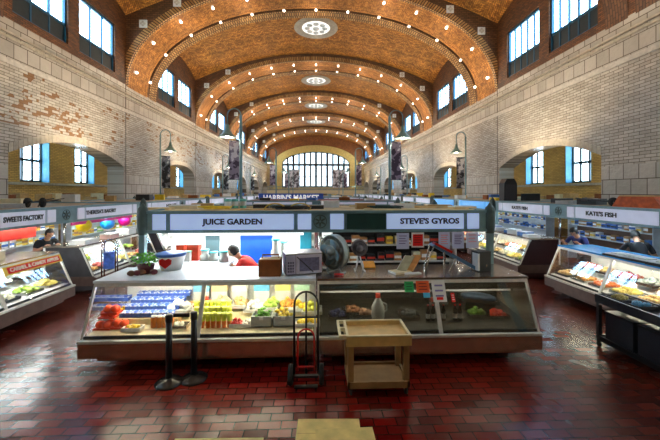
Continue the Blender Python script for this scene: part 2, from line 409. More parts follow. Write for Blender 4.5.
bays = [(1.1, 9.25)]+[(r+RT, r+PIT) for r in ribs]
bays[-1] = (ribs[-1]+RT, Y1)
ZT = 9.27
def arch_of(i, b):
    if i <= 1: return b[0]+.2, b[1]-.2, 4.05, 4.92
    return b[1]-6.85, b[1]-.3, 3.75, 4.9
def arch_z(y, a):
    y0, y1, zs, zc = a
    t = (y-(y0+y1)/2)/((y1-y0)/2)
    return zs+(zc-zs)*math.sqrt(max(0, 1-abs(t)**2.2)) if zc-zs > 1 else zs+(zc-zs)*(1-t*t)
for side, sx in (('left', -1), ('right', 1)):
    wb = MB(); xs = sorted((sx*W, sx*(W+TH)))
    cur = Y0
    for i, b in enumerate(bays):
        a = arch_of(i, b); n = 28
        wb.box(xs[0], xs[1], cur, a[0], 0, ZT)
        for k in range(n):
            ya = a[0]+(a[1]-a[0])*k/n; yb = a[0]+(a[1]-a[0])*(k+1)/n
            wb.prism([(ya, arch_z(ya, a)), (yb, arch_z(yb, a)), (yb, ZT), (ya, ZT)], xs[0], xs[1], 'x')
        cur = a[1]
    wb.box(xs[0], xs[1], cur, Y1, 0, ZT)
    struct(wb.build('wall_'+side, TILE_L if side == 'left' else TILE_R))
    # brick wall above with window openings
    ub = MB(); cur = Y0; wins = []; xs = sorted((sx*W, sx*(W+.3)))
    for b in bays:
        for o0, o1 in ((.38, 3.32), (4.08, 7.05)):
            y0, y1 = b[0]+o0, b[0]+o1
            ub.box(xs[0], xs[1], cur, y0, ZT, 15); ub.box(xs[0], xs[1], y0, y1, ZT, 9.65); ub.box(xs[0], xs[1], y0, y1, 12.5, 15)
            wins.append((y0, y1, 9.65, 12.5)); cur = y1
    ub.box(xs[0], xs[1], cur, Y1, ZT, 15)
    struct(ub.build('wall_'+side+'_upper', UPB))
    for y0, y1, z0, z1 in wins:
        fr = MB(); xc = sx*(W+.16)
        for a_, b_ in ((y0, y0+.09), (y1-.09, y1)): fr.box(xc-.06, xc+.06, a_, b_, z0, z1)
        for a_, b_ in ((z0, z0+.09), (z1-.09, z1), (z0+.85, z0+.97)): fr.box(xc-.06, xc+.06, y0, y1, a_, b_)
        nm = 3 if sx < 0 else 5
        for k in range(1, nm):
            ym = y0+(y1-y0)*k/nm; fr.box(xc-.045, xc+.045, ym-.04, ym+.04, z0, z1)
        w = struct(fr.build('window_%d' % (len([o for o in bpy.data.objects if o.name.startswith('window_')])+1), FRAME))
        struct(bx('pane', GLASSW, (xc-.01, xc+.01, y0, y1, z0+.9, z1), w)); struct(bx('lower_panel', FRAMED, (xc-.02, xc+.02, y0+.02, y1-.02, z0, z0+.85), w))
    # aisle behind the arches
    ab = MB(); cur = Y0; xa = sorted((sx*XB, sx*(XB+.6))); aw = []
    c = 20.75-4.25*5
    while c < Y1-2:
        ab.box(xa[0], xa[1], cur, c-1.05, 0, 7); ab.box(xa[0], xa[1], c-1.05, c+1.05, 0, 3.1); ab.box(xa[0], xa[1], c-1.05, c+1.05, 5.75, 7)
        aw.append(c); cur = c+1.05; c += 4.25
    ab.box(xa[0], xa[1], cur, Y1, 0, 7)
    struct(ab.build('wall_%s_aisle' % side, AISB))
    struct(bx('ceiling_%s_aisle' % side, CREAM, (min(sx*(W+TH), sx*XB), max(sx*(W+TH), sx*XB), Y0, Y1, 6.6, 6.8)))
    struct(bx('trim_%s_aisle_sill' % side, MOULD, (min(sx*(XB-.18), sx*XB), max(sx*(XB-.18), sx*XB), Y0, Y1, 2.92, 3.06)))
    for c in aw:
        fr = MB(); xc = sx*(XB+.5); y0, y1, z0, z1 = c-1.05, c+1.05, 3.1, 5.75
        for a_, b_ in ((y0, y0+.14), (y1-.14, y1), (c-.42, c-.3), (c+.3, c+.42)): fr.box(xc-.05, xc+.05, a_, b_, z0, z1)
        for a_, b_ in ((z0, z0+.14), (z1-.14, z1), (4.36, 4.52)): fr.box(xc-.05, xc+.05, y0, y1, a_, b_)
        w = struct(fr.build('window_%d' % (len([o for o in bpy.data.objects if o.name.startswith('window_')])+1), SASH))
        struct(bx('jamb', JAMB, (min(sx*(XB-.02), sx*(XB+.58)), max(sx*(XB-.02), sx*(XB+.58)), y1-.05, y1+.01, z0, z1), w))
        struct(bx('pane', GLASSW, (xc-.01, xc+.01, y0, y1, z0, z1), w))
    # cornice and glazed mouldings
    def moul(nm, z0, z1, p, m):
        x0, x1 = sorted((sx*W, sx*(W-p)))
        struct(MB().box(x0, x1, Y0, Y1, z0, z1).build(nm, m, bevel=.012))
    moul('trim_%s_cornice_top' % side, 8.68, 8.76, .09, MOULD); moul('trim_%s_cornice' % side, 8.50, 8.6, .06, MOULD)
    moul('trim_%s_glazed_band' % side, 7.52, 7.72, .035, GLAZE)
    jb = MB()
    for r in ribs:
        for yy in (r-.03,): x0, x1 = sorted((sx*W, sx*(W-.012))); jb.box(x0, x1, yy, yy+.07, 0, ZT)
    struct(jb.build('trim_%s_joints' % side, mat('dark joint sealant', srgb(92, 80, 68), .7)))
    # voussoir bands round the arches
    vb = MB()
    for i, b in enumerate(bays):
        a = arch_of(i, b); n = 36
        for k in range(n):
            t0, t1 = k/n, (k+.93)/n
            ya = a[0]+(a[1]-a[0])*t0; yb = a[0]+(a[1]-a[0])*t1
            x0, x1 = sorted((sx*W, sx*(W-.02)))
            vb.prism([(ya, arch_z(ya, a)), (yb, arch_z(yb, a)), (yb, arch_z(yb, a)+.34), (ya, arch_z(ya, a)+.34)], x0, x1, 'x')
    struct(vb.build('trim_%s_arches' % side, MOULD))

# ribs: elliptical brick arches across the nave
SPZ, RISE = 9.2, 6.62
def rib_pt(t, off=0):            # t 0..1 from left to right foot
    a = PI*(1-t)
    c, s = math.cos(a), math.sin(a); n = 2.12
    x = (W-off)*math.copysign(abs(c)**(2/n), c); z = SPZ+(RISE-off)*abs(s)**(2/n)
    return x, z
NR = 72
arcs = [0]
for k in range(NR):
    p, q = rib_pt(k/NR), rib_pt((k+1)/NR); arcs.append(arcs[-1]+math.dist(p, q))
def ceil_base(x): return 13.62+2.9*(1-(x/W)**2)
for ri, r in enumerate(ribs):
    mb = MB()
    def P_s(y, off=0): return lambda i, j: Vector((rib_pt(i/NR, off)[0], y[j], rib_pt(i/NR, off)[1]))
    segs = [((r+.0, r+.3), 0, 1), ((r+.3, r+2.65), 0, 0), ((r+2.65, r+2.65), None, 0), ((r+2.95, r+3.3), 0, 1), ((r+3.3, r+RT), 0, 1)]
    for (ya, yb), off, mi in segs:
        if off is None: continue
        if ri == 0: mi = 2
        ys = (ya, yb)
        mb.grid(lambda i, j: Vector((rib_pt(i/NR)[0], ys[j], rib_pt(i/NR)[1])), NR, 1, lambda i, j: (arcs[i], ys[j]), mi)
    # groove
    g = -.16
    mb.grid(lambda i, j: Vector((rib_pt(i/NR, g)[0], (r+2.65, r+2.95)[j], rib_pt(i/NR, g)[1])), NR, 1, lambda i, j: (arcs[i], (r+2.65, r+2.95)[j]), 2)
    for yy in (r+2.65, r+2.95):
        mb.grid(lambda i, j: Vector((rib_pt(i/NR, (0, g)[j])[0], yy, rib_pt(i/NR, (0, g)[j])[1])), NR, 1, lambda i, j: (arcs[i], j*.16), 2)
    # faces, ring then spandrel
    for yy in (r, r+RT):
        mb.grid(lambda i, j: Vector((rib_pt(i/NR, (0, -.4)[j])[0], yy, rib_pt(i/NR, (0, -.4)[j])[1])), NR, 1, lambda i, j: (arcs[i], j*.4), 1)
        def PS(i, j):
            x, z = rib_pt(i/NR, -.4)
            if j == 1: z = max(z, ceil_base(min(abs(x), W))+.3)
            return Vector((x, yy, z))
        mb.grid(PS, NR, 1, lambda i, j: (PS(i, j).x, PS(i, j).z), 2, smooth=False)
    struct(mb.build('trim_%d' % (ri+1), [HERR2, RING, SPAN]))

# ceiling vault between the ribs
for bi, b in enumerate(bays):
    mb = MB(); ya, yb = (b[0]-.05, b[1]+.05) if bi else (Y0, b[1]+.05)
    nu, nv = 48, 14
    def CP(i, j):
        x = -W-.05+2*(W+.05)*i/nu; y = ya+(yb-ya)*j/nv
        t = (y-(b[0]+b[1])/2)/((b[1]-b[0])/2)
        lun = .85*max(0, 1-t*t)*(abs(x)/W)**3
        return Vector((x, y, ceil_base(min(W, abs(x)))+lun))
    mb.grid(CP, nu, nv, lambda i, j: (CP(i, j).x*1.06, CP(i, j).y), 0)
    struct(mb.build('ceiling' if bi == 0 else 'ceiling_%d' % bi, HERR))

# end wall with the great arched window
mb = MB(); n = 40; HW = 8.4; WZ0 = 3.75
def wz(x): return 9.3+3.15*math.sqrt(max(0, 1-(x/HW)**2))
mb.box(-W-TH, -HW, Y1, Y1+.6, 0, 17); mb.box(HW, W+TH, Y1, Y1+.6, 0, 17); mb.box(-HW, HW, Y1, Y1+.6, 0, WZ0)
for k in range(n):
    xa, xb = -HW+2*HW*k/n, -HW+2*HW*(k+1)/n
    mb.prism([(xa, wz(xa)), (xb, wz(xb)), (xb, 17), (xa, 17)], Y1, Y1+.6, 'y')
struct(mb.build('wall_far', ENDB))
mb = MB(); HO = HW+1.9
for k in range(48):
    xa, xb = -W+2*W*k/48, -W+2*W*(k+1)/48
    f_ = lambda x: 9.3+4.6*math.sqrt(max(0, 1-(x/HO)**2)) if abs(x) < HO else 9.3
    mb.prism([(xa, f_(xa)), (xb, f_(xb)), (xb, 17), (xa, 17)], Y1-.12, Y1, 'y')
struct(mb.build('wall_far_upper', brick_mat('far wall brick', 'X', 'Z', srgb(176, 104, 44), srgb(130, 74, 30), srgb(60, 34, 16))))
struct(bx('wall_far_aisles', ENDB, (-XB-.6, -W-TH, Y1, Y1+.6, 0, 7))); struct(bx('wall_far_aisle_right', ENDB, (W+TH, XB+.6, Y1, Y1+.6, 0, 7)))
struct(bx('wall_near', ENDB, (-XB-.6, XB+.6, Y0-.4, Y0, 0, 17)))
mb = MB()
mb.grid(lambda i, j: Vector(((HW+(0, 2.0)[j])*-math.cos(PI*i/40), Y1-.25, 9.3+(3.15+(0, 1.6)[j])*math.sin(PI*i/40))), 40, 1)
mb.grid(lambda i, j: Vector((HW*-math.cos(PI*i/40), (Y1-.25, Y1+.1)[j], 9.3+3.15*math.sin(PI*i/40))), 40, 1)
for s in (-1, 1): x0, x1 = sorted((s*HW, s*(HW+2))); mb.box(x0, x1, Y1-.25, Y1, 3.2, 9.3)
struct(mb.build('trim_far_arch', YEL))
mb = MB(); yw = Y1+.3
for k in range(0, 13):
    x = -HW+2*HW*k/12; h = wz(x*.995); wd = .2 if k % 2 else .27
    mb.box(x-wd, x+wd, yw-.08, yw+.08, WZ0, h)
mb.box(-HW, HW, yw-.1, yw+.1, 9.0, 9.5); mb.box(-HW, HW, yw-.1, yw+.1, WZ0, WZ0+.25)
mb.box(-HW, HW, yw-.05, yw+.05, 6.2, 6.35)
mb.tube([(HW*-math.cos(PI*i/30), yw, 9.3+3.15*math.sin(PI*i/30)) for i in range(31)], .22, 6)
w = struct(mb.build('window_100', mat('black great window frame', srgb(24, 26, 30), .5)))
struct(bx('pane', glassmat('frosted great window glass', (.42, .44, .45), .03), (-HW, HW, yw-.01, yw+.01, WZ0, 12.45), w))
# balcony under the window
bal = thing('balcony', 'cream fronted balcony with a teal railing under the great arched window', 'balcony', (0, Y1-4, 0))
bx('balcony_front', CREAM, (-11.5, 11.5, 0, 3.9, 0, 2.9), bal); 
mb = MB(); mb.box(-11.4, 11.4, 0, .08, 3.75, 3.85); mb.box(-11.4, 11.4, 0, .08, 2.95, 3.05)
for k in range(60): x = -11.3+22.6*k/59; mb.box(x-.03, x+.03, .02, .06, 2.9, 3.8)
mb.build('railing', TEAL, bal)

# ceiling medallions
def medallion(y, label):
    z = ceil_base(0)
    t = thing('ceiling_medallion', label, 'ceiling light', (.0, y, z-.02))
    MB().lathe([(1.15, -.02), (1.85, -.06), (1.95, .04), (1.15, .05)], n=40).build('ring', MOULD, t)
    mb = MB()
    for k in range(8):
        a = 2*PI*k/8; mb.ball((.75*math.cos(a), .75*math.sin(a), -.05), .26, 2, (1, 1, .4))
    mb.ball((0, 0, -.06), .3, 2, (1, 1, .5)); mb.build('grille_petals', WHITE, t)
    MB().lathe([(0, -.03), (1.18, -.03), (1.2, 0)], n=40).build('light_disc', emis('medallion glow', (1, .97, .9), 1.3), t)
for y, l in ((28.2, 'ornate round white ceiling medallion nearest the camera'), (41.5, 'second round white ceiling medallion from the camera'),
             (53.6, 'third round white ceiling medallion, seen edge on'), (65.7, 'farthest round ceiling medallion over the end bay')):
    medallion(y, l)

# bulbs on the ribs
ORD = ['rib behind and above the camera', 'nearest brick rib', 'second brick rib', 'third brick rib', 'fourth brick rib', 'fifth brick rib']
bulb = None
pl = bpy.data.lights.new('bulb light', 'POINT')
def bulb_at(x, y, z, nx, nz, label, group):
    global bulb
    if bulb is None:
        bulb = thing('ceiling_bulb', label, 'light bulb', (x, y, z), 0, group)
        MB().lathe([(.09, 0), (.09, -.05), (.05, -.08)], n=12).build('socket', WHITE, bulb)
        MB().ball((0, 0, -.16), .085, 2).build('globe', BULB, bulb)
        b = bulb
    else: b = dup(bulb, (x, y, z), label=label, group=group)
    b.rotation_euler = (0, math.atan2(nx, nz), 0)
for ri, r in enumerate(ribs):
    if ri == 0: continue
    total = arcs[-1]
    for row, (yo, off) in enumerate(((.75, 0), (2.8, -.14))):
        N_ = 13
        for k in range(N_):
            s = total*(k+.35+.3*0.5)/N_
            i = max(j for j in range(NR) if arcs[j] <= s); f = (s-arcs[i])/(arcs[i+1]-arcs[i]); t = (i+f)/NR
            x, z = rib_pt(t, off); x2, z2 = rib_pt(t+.002, off)
            tx, tz = x2-x, z2-z; L_ = math.hypot(tx, tz); nx, nz = -tz/L_, tx/L_
            lab = 'small lit globe bulb in the %s row under the %s' % ('front' if row == 0 else 'back', ORD[ri])
            bulb_at(x, r+yo, z, nx, nz, lab, 'bulbs in the %s row under the %s' % ('front' if row == 0 else 'back', ORD[ri]))
# white ornament blocks on rib faces
orn = None
for ri, r in enumerate(ribs[1:], 1):
    for k, xx in enumerate((-10.9, -8.8, 8.8, 10.9)):
        a = math.acos(min(1, abs(xx)/(W+.4))); z = SPZ+(RISE+.4)*math.sin(a)+(.58 if k in (0, 3) else .36)
        lab = 'white four petal tile block on the face of the %s' % ORD[ri]
        if orn is None:
            orn = thing('ornament_block', lab, 'ornament', (xx, r, z), 0, 'white blocks on the '+ORD[ri])
            bx('block', WHITE, (-.24, .24, -.06, 0, -.24, .24), orn, .02)
            mb = MB()
            for dx, dz in ((.1, 0), (-.1, 0), (0, .1), (0, -.1)): mb.ball((dx, -.06, dz), .08, 2, (1, .3, 1))
            mb.build('petals', GLAZE, orn)
        else: dup(orn, (xx, r, z), label=lab, group='white blocks on the '+ORD[ri])

# ================================================================== LAMPS AND BANNERS
def goose_lamp(x, y, h, dirx, label, banner, blab, scale=1.0, zb=0, arcr=.55, ban_side=None, ban_h=1.9):
    t = thing('gooseneck_lamp', label, 'lamp', (x, y, zb))
    hh = h-zb
    pts = [(0, 0, 0), (0, 0, hh-arcr)]+[(dirx*arcr*(1-math.cos(a)), 0, hh-arcr+arcr*math.sin(a)) for a in [PI*k/12 for k in range(1, 13)]]
    pts.append((dirx*arcr*2, 0, hh-arcr-.62))
    MB().tube(pts[:2], (.085 if scale > .7 else .055), 10).build('pole', POLE, t)
    MB().tube(pts[1:], .045*scale, 8).build('gooseneck', POLE, t)
    ex, ez = dirx*arcr*2, hh-arcr-.62
    sc = scale
    MB().lathe([(.05*sc, .12*sc), (.13*sc, .05*sc), (.15*sc, -.22*sc), (.24*sc, -.42*sc), (.42*sc, -.66*sc), (.62*sc, -.82*sc), (.63*sc, -.9*sc)], (ex, 0, ez), 24).build('lamp_shade', SHADE, t)
    MB().lathe([(.1*sc, -.22*sc), (.2*sc, -.44*sc), (.39*sc, -.68*sc), (.6*sc, -.86*sc)], (ex, 0, ez), 24).build('shade_lining', SHADEI, t)
    MB().ball((ex, 0, ez-.76*sc), .17*sc, 2).build('bulb', LAMPB, t)
    MB().lathe([(.16, 0), (.16, .12), (.09, .3)], n=12).build('base', POLE, t)
    if banner:
        d = ban_side if ban_side is not None else dirx
        top = hh-1.95+zb
        bt = thing('hanging_banner', blab, 'banner', (x+d*.1, y, top))
        bx('banner_cloth', banner, (min(0, d*.6), max(0, d*.6), -.012, .012, -ban_h, 0), bt)
        MB().tube([(-.08*d, 0, .02), (d*.65, 0, .02)], .02, 6).build('banner_rod', BLACK, bt)
        MB().tube([(-.08*d, 0, -ban_h), (d*.65, 0, -ban_h)], .02, 6).build('banner_rod', BLACK, bt)
where = {2.5: 'added unseen', 20.0: 'nearest', 37.5: 'middle distance', 55.0: 'farthest'}  # first pair is added out of view, to light the front
for y in (20.0, 37.5, 55.0, 2.5):
    for d, s in ((-1, 'left'), (1, 'right')):
        gd = -1 if d < 0 else 1
        goose_lamp(d*4.5, y, 7.5, gd, '%s tall gooseneck lamp with white lined bell shade, %s side of the centre row' % (where[y], s),
                   BAN1, '%s grey photo banner hanging from the centre row lamp pole on the %s' % (where[y], s), .8, arcr=.4, ban_side=gd, ban_h=2.3)
for y, wname in ((24.6, 'nearest'), (40.7, 'second'), (57.5, 'third')):
    for d, s in ((-1, 'left'), (1, 'right')):
        goose_lamp(d*11.35, y, 7.05, -d, '%s dark green gooseneck lamp along the %s tiled wall' % (wname, s), BAN2,
                   '%s black and white photo banner by the %s tiled wall' % (wname, s), .68, arcr=.36, ban_side=-d, ban_h=2.3)
for px0, px1, Y, s in ((286, 300, 62.0, 'left'), (332, 346, 62.0, 'right')):
    bt = thing('hanging_banner', 'black and white photo banner hanging before the %s half of the great window' % s, 'banner', (at((px0+px1)/2, Y), Y, zt(320, 170, Y)))
    bx('banner_cloth', BAN3, (-1.2, 1.2, -.02, .02, -3.3, 0), bt); MB().tube([(-1.3, 0, .03), (1.3, 0, .03)], .03, 6).build('banner_rod', BLACK, bt)
    MB().tube([(0, 0, 0), (0, 0, -(zt(320, 170, Y)))], .06, 8).build('pole', POLE, bt)

# ================================================================== STALL CANOPIES
def canopy(label, loc, rz, Ln, D, signs, zlo=1.74, zhi=2.15, signm=SIGNG, roofm=ROOFM, emblem=True, lit=True, frame=None, cap=True, tubem=None):
    frame = frame or TEAL
    t = thing('stall_canopy', label, 'market stall canopy', loc, rz)
    h = Ln/2
    fm = MB()
    for y in (0, D):
        fm.box(-h, h, y-.04, y+.04, zlo, zlo+.05); fm.box(-h, h, y-.04, y+.04, zhi-.05, zhi)
        fm.box(-h, h, y-.02, y+.02, zlo+.05, zhi-.05)
    for x in (-h, h): fm.box(x-.03, x+.03, 0, D, zlo, zhi)
    fm.build('fascia_frame', frame, t)
    bx('roof', roofm, (-h, h, .04, D-.04, zhi-.09, zhi-.03), t)
    for x in (-h, h):
        for y in (.0, D):
            MB().box(x-.05, x+.05, y-.05, y+.05, 0, zlo).build('post', frame, t)
            if cap: MB().lathe([(.08, zlo-.03), (.095, zlo+.1), (.095, zhi-.02), (.08, zhi+.05), (.035, zhi+.1), (.02, zhi+.13), (0, zhi+.14)], (x, y, 0), 12).build('post_cap', CAPM, t)
    MB().tube([(0, .02, 1.18), (0, .02, zlo)], .03, 8).build('centre_post', STEEL, t)
    zz0, zz1 = zlo+.06, zhi-.06
    def panel(x0, x1, m, name='sign_panel'):
        return bx(name, m, (x0, x1, -.05, -.02, zz0, zz1), t)
    for x0, x1, m, txt, tw in signs:
        p = panel(x0, x1, m)
        if txt: lettering(txt, (zz1-zz0)*.5, INK, p, Matrix.Translation(((x0+x1)/2 if not isinstance(tw, tuple) else tw[0], -.058, (zz0+zz1)/2)) @ RX90, .04, width=(tw[1] if isinstance(tw, tuple) else tw))
    if emblem:
        mb = MB(); c = (zz0+zz1)/2
        for k in range(6):
            a = PI/2+2*PI*k/6; mb.tube([(.02*math.cos(a), -.025, c+.02*math.sin(a)), (.1*math.cos(a), -.025, c+.1*math.sin(a))], .018, 6)
        mb.tube([(.12*math.cos(2*PI*k/20), -.025, c+.12*math.sin(2*PI*k/20)) for k in range(20)], .009, 5, close=True)
        mb.build('emblem', CAPM, t)
    if lit:
        for x0, x1 in ((-h+.3, -.3), (.3, h-.3)):
            f = bx('light_fitting', WHITE, (x0, x1, .22, .36, zlo+.04, zlo+.1), t)
            MB().tube([(x0+.05, .29, zlo+.03), (x1-.05, .29, zlo+.03)], .022, 8).build('light_tube', (tubem if not isinstance(tubem, tuple) else tubem[0 if x0 < 0 else 1]) or TUBE, f)
    return t

def half_signs(h, a, b, m, wa=None, wb=None):
    return [(-h+.18, -h+.4, m, None, None), (-h+.47, -.66, m, a, wa or 1.3), (-.6, -.36, m, None, None),
            (.36, .6, m, None, None), (.66, h-.47, m, b, wb or 1.3), (h-.4, h-.18, m, None, None)]

FRM = mat('bright case frame', srgb(214, 212, 204), .3, .45, .12, 9)
# ------------------------------------------------------------------ display cases
def case(label, loc, rz, Ln, glass=GLASS, tube=TUBE, inner=WHITE, top=CTOP, dividers=(.5,), endl='glass', endr='glass', depth=1.25, body=BSTEEL, group=None, frm=None, shelf=False, deckm=None):
    frm = frm or FRM
    t = thing('display_case', label, 'display case', loc, rz, group)
    bx('kick_plate', DARK, (.25, Ln-.25, .45, depth-.1, 0, .14), t)
    bx('lower_skirt', body, (.2, Ln-.2, .1, depth-.05, .12, .21), t, .01)
    MB().prism([(0, .2), (depth, .2), (depth, .43), (.05, .43), (0, .40)], 0, Ln, 'x').build('body', body, t, bevel=.008)
    MB().box(.0, Ln, -.012, .05, .405, .44).build('bumper_rail', frm, t, bevel=.008)
    MB().prism([(.12, .44), (depth-.05, .44), (depth-.05, .60), (.12, .47)], .04, Ln-.04, 'x').build('deck', deckm or inner, t)
    MB().prism([(.35, 1.145), (depth, 1.145), (depth, 1.18), (.35, 1.18)], -.02, Ln+.02, 'x').build('counter', top, t, bevel=.008)
    MB().prism([(.33, 1.10), (.40, 1.10), (.40, 1.145), (.345, 1.145)], 0, Ln, 'x').build('top_rail', frm, t)
    bx('gasket', BLACK, (.02, Ln-.02, .075, .1, .44, .475), t)
    bx('back_panel', inner, (0, Ln, depth-.05, depth, .43, 1.145), t)
    xs = [0]+[d*Ln for d in dividers]+[Ln]
    for k, x in enumerate(xs):
        mb = MB(); w = .028
        mb.prism([(.05, .44), (.09, .44), (.385, 1.12), (.34, 1.12)], max(0, x-w), min(Ln, x+w) if x < Ln else Ln, 'x'); mb.build('glass_bar', frm, t)
    for k in range(len(xs)-1):
        MB().prism([(.062, .44), (.068, .44), (.362, 1.12), (.356, 1.12)], xs[k]+.02, xs[k+1]-.02, 'x').build('glass_pane', glass, t)
    for e, x in ((endl, .005), (endr, Ln-.025)):
        pts = [(.07, .44), (depth-.05, .44), (depth-.05, 1.14), (.36, 1.14)]
        if e == 'glass': MB().prism(pts, x, x+.01, 'x').build('end_glass', glass, t)
        else: MB().prism([(.06, .1), (depth-.03, .1), (depth-.03, 1.14), (.345, 1.14), (.05, .44)], x, x+.02, 'x').build('end_panel', e, t)
    f = bx('light_housing', frm, (.1, Ln-.1, .42, .52, 1.10, 1.145), t)
    MB().tube([(.14, .47, 1.085), (Ln-.14, .47, 1.085)], .016, 8).build('light_tube', tube, f)
    if shelf:
        s = bx('shelf', GLASS, (.05, Ln-.05, .72, depth-.06, .86, .872), t); bx('shelf_edge', WHITE, (.05, Ln-.05, .705, .72, .852, .88), s)
    return t

# ================================================================== FRONT STALL
FX0, FX1, FYC = -3.28, 3.28, 4.68
case('long steel counter case on the left, brightly lit and full of fruit packs', (FX0, FYC, 0), 0, 3.28, GLASS, TUBEW, WHITE, WTOP, (.49,), depth=1.25, shelf=False, deckm=CREAM)
case('long steel and glass counter case on the right, dim inside behind tinted glass', (.02, FYC, 0), 0, 3.28, GLASSD, TUBED, INTD, CTOP, (.55,), depth=1.25, shelf=True)
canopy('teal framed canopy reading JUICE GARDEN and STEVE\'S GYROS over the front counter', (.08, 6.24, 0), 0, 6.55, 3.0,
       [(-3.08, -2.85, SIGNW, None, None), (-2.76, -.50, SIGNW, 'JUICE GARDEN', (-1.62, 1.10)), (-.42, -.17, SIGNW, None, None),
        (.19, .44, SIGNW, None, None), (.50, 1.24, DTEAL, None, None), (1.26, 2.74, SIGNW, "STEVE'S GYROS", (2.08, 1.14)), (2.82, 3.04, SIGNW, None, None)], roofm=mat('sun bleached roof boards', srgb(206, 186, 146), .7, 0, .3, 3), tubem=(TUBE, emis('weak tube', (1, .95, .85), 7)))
# juice side: white work table behind the counter with low white partition
jt = thing('work_table', 'white topped work table behind the juice counter', 'table', (-3.2, 5.95, 0))
bx('table_top', WTOP, (0, 1.6, 0, .78, 1.13, 1.17), jt, .006)
for x in (.08, 1.52):
    for y in (.08, .70): MB().box(x-.03, x+.03, y-.03, y+.03, 0, 1.13).build('leg', STEEL, jt)
jt2 = thing('work_table', 'short white table behind the brown carton and microwave', 'table', (-.85, 5.95, 0))
bx('table_top', WTOP, (0, .85, 0, .78, 1.13, 1.17), jt2, .006)
for x in (.06, .79):
    for y in (.08, .70): MB().box(x-.03, x+.03, y-.03, y+.03, 0, 1.13).build('leg', STEEL, jt2)
pt = thing('partition', 'white and blue partition board at the back of the juice stall', 'partition', (-3.15, 7.3, 0))
bx('white_board', WHITE, (0, 3.05, 0, .05, 0, 1.62), pt)
bx('blue_board', mat('bright blue board', srgb(8, 70, 170), .4, 0, .06, 5), (1.5, 2.2, -.03, 0, .95, 1.6), pt)
bx('cyan_board', mat('cyan board', srgb(20, 120, 140), .4, 0, .1, 5), (2.8, 3.05, -.03, 0, .95, 1.62), pt)
bx('grey_board', mat('slate grey board', srgb(66, 92, 98), .5, 0, .1, 5), (.75, 1.05, -.03, 0, .95, 1.6), pt)
fx = thing('strip_light', 'long lit fluorescent strip light hanging at the back of the juice stall', 'light fixture', (-1.7, 7.0, 1.62))
bx('housing', WHITE, (-1.35, 1.45, -.06, .06, .06, .16), fx)
for dy in (-.03, .03): MB().tube([(-1.3, dy, .04), (1.4, dy, .04)], .02, 8).build('light_tube', emis('strip tube', (.92, 1, 1), 22), fx)
bx('diffuser', emis('lit light diffuser', (.95, 1, 1), 1.6), (-1.34, 1.44, -.075, -.06, -.02, .15), fx)
for x in (-1.2, 1.3): MB().tube([(x, 0, .16), (x, 0, .5)], .008, 6).build('hanger', STEEL, fx)
OR = mat('orange plastic', srgb(226, 60, 12), .35, 0, .08, 8)
def tub(name, label, cat, loc, w, d, h, m, lid=None, rz=0, group=None, flare=1.12):
    t = thing(name, label, cat, loc, rz, group)
    b = MB(); b.prism([(-w/2, 0), (w/2, 0), (w/2*flare, h), (-w/2*flare, h)], -d/2, d/2, 'y').build('tub', m, t, bevel=.008)
    if lid: bx('lid', lid, (-w/2*flare-.006, w/2*flare+.006, -d/2-.006, d/2+.006, h, h+.02), t, .004)
    return t
tub('container', 'left orange plastic container at the back of the juice stall', 'container', (at(182, 6.6), 6.6, 1.17), .13, .2, .3, OR, WHITE)
tub('container', 'right orange plastic container at the back of the juice stall', 'container', (at(194.5, 6.6), 6.6, 1.17), .2, .2, .3, OR, WHITE)
tub('container', 'small pale container between the two orange containers', 'container', (at(188, 6.45), 6.45, 1.17), .1, .12, .18, WHITE, mat('pale green lid', srgb(160, 214, 190), .5))
for i, (px, Y, h) in enumerate(((276, 6.5, .42), (284, 6.6, .36), (224, 6.4, .2), (205, 6.5, .22), (214, 6.5, .17))):
    t = thing('juicer' if i < 2 else 'jar', ['white upright juicer left of the brown carton', 'white upright juicer behind the brown carton', 'pale jar beside the bending worker', 'cyan lidded jar on the work table', 'short white jar on the work table'][i], 'juicer' if i < 2 else 'jar', (at(px, Y), Y, 1.17))
    MB().lathe([(0, 0), (.09, 0), (.1, h*.4), (.06, h*.55), (.075, h*.9), (0, h*.9)], n=16).build('body', WHITE, t)
    MB().lathe([(.08, h*.9), (.08, h), (0, h)], n=16).build('lid', mat('cyan lid', srgb(90, 210, 220), .4), t)
# brown carton with handle
ct = thing('carry_carton', 'brown handled carton standing on the juice counter', 'box', (at(271, 5.35), 5.3, 1.18), 0)
bx('carton', CARDB, (-.17, .17, -.12, .12, 0, .26), ct, .006)
MB().tube([(-.13, 0, .25), (-.13, 0, .32), (.13, 0, .32), (.13, 0, .25)], .014, 6).build('handle', CARDB, ct)
bx('flap', CARD, (-.16, .16, -.115, .115, .26, .268), ct)
# microwave
mw = thing('microwave_oven', 'white fronted microwave turned at an angle on the counter', 'microwave', (at(302, 5.4), 5.42, 1.18), math.radians(14))
bx('casing', mat('microwave casing', srgb(60, 64, 70), .4, .2, .1, 9), (-.29, .29, -.17, .2, .015, .335), mw, .01)
bx('top_cover', WHITE, (-.295, .295, -.175, .205, .335, .35), mw)
bx('door', mat('microwave door', srgb(206, 204, 222), .3, 0, .08, 9), (-.13, .285, -.195, -.17, .03, .325), mw, .005)
cp = bx('control_panel', mat('microwave panel', srgb(180, 180, 205), .35, 0, .1, 9), (-.285, -.14, -.19, -.17, .03, .325), mw)
mb = MB()
for i in range(3):
    for j in range(4): mb.box(-.265+i*.036, -.24+i*.036, -.196, -.19, .06+j*.045, .09+j*.045)
mb.build('button', mat('grey buttons', srgb(96, 96, 120), .5), cp); bx('window', mat('microwave window', srgb(120, 120, 150), .2, 0, .25, 30), (-.08, .24, -.199, -.195, .07, .28), mw)
MB().tube([(-.12, -.2, .3), (.14, -.2, .05)], .008, 6).build('cord', BLACK, mw)
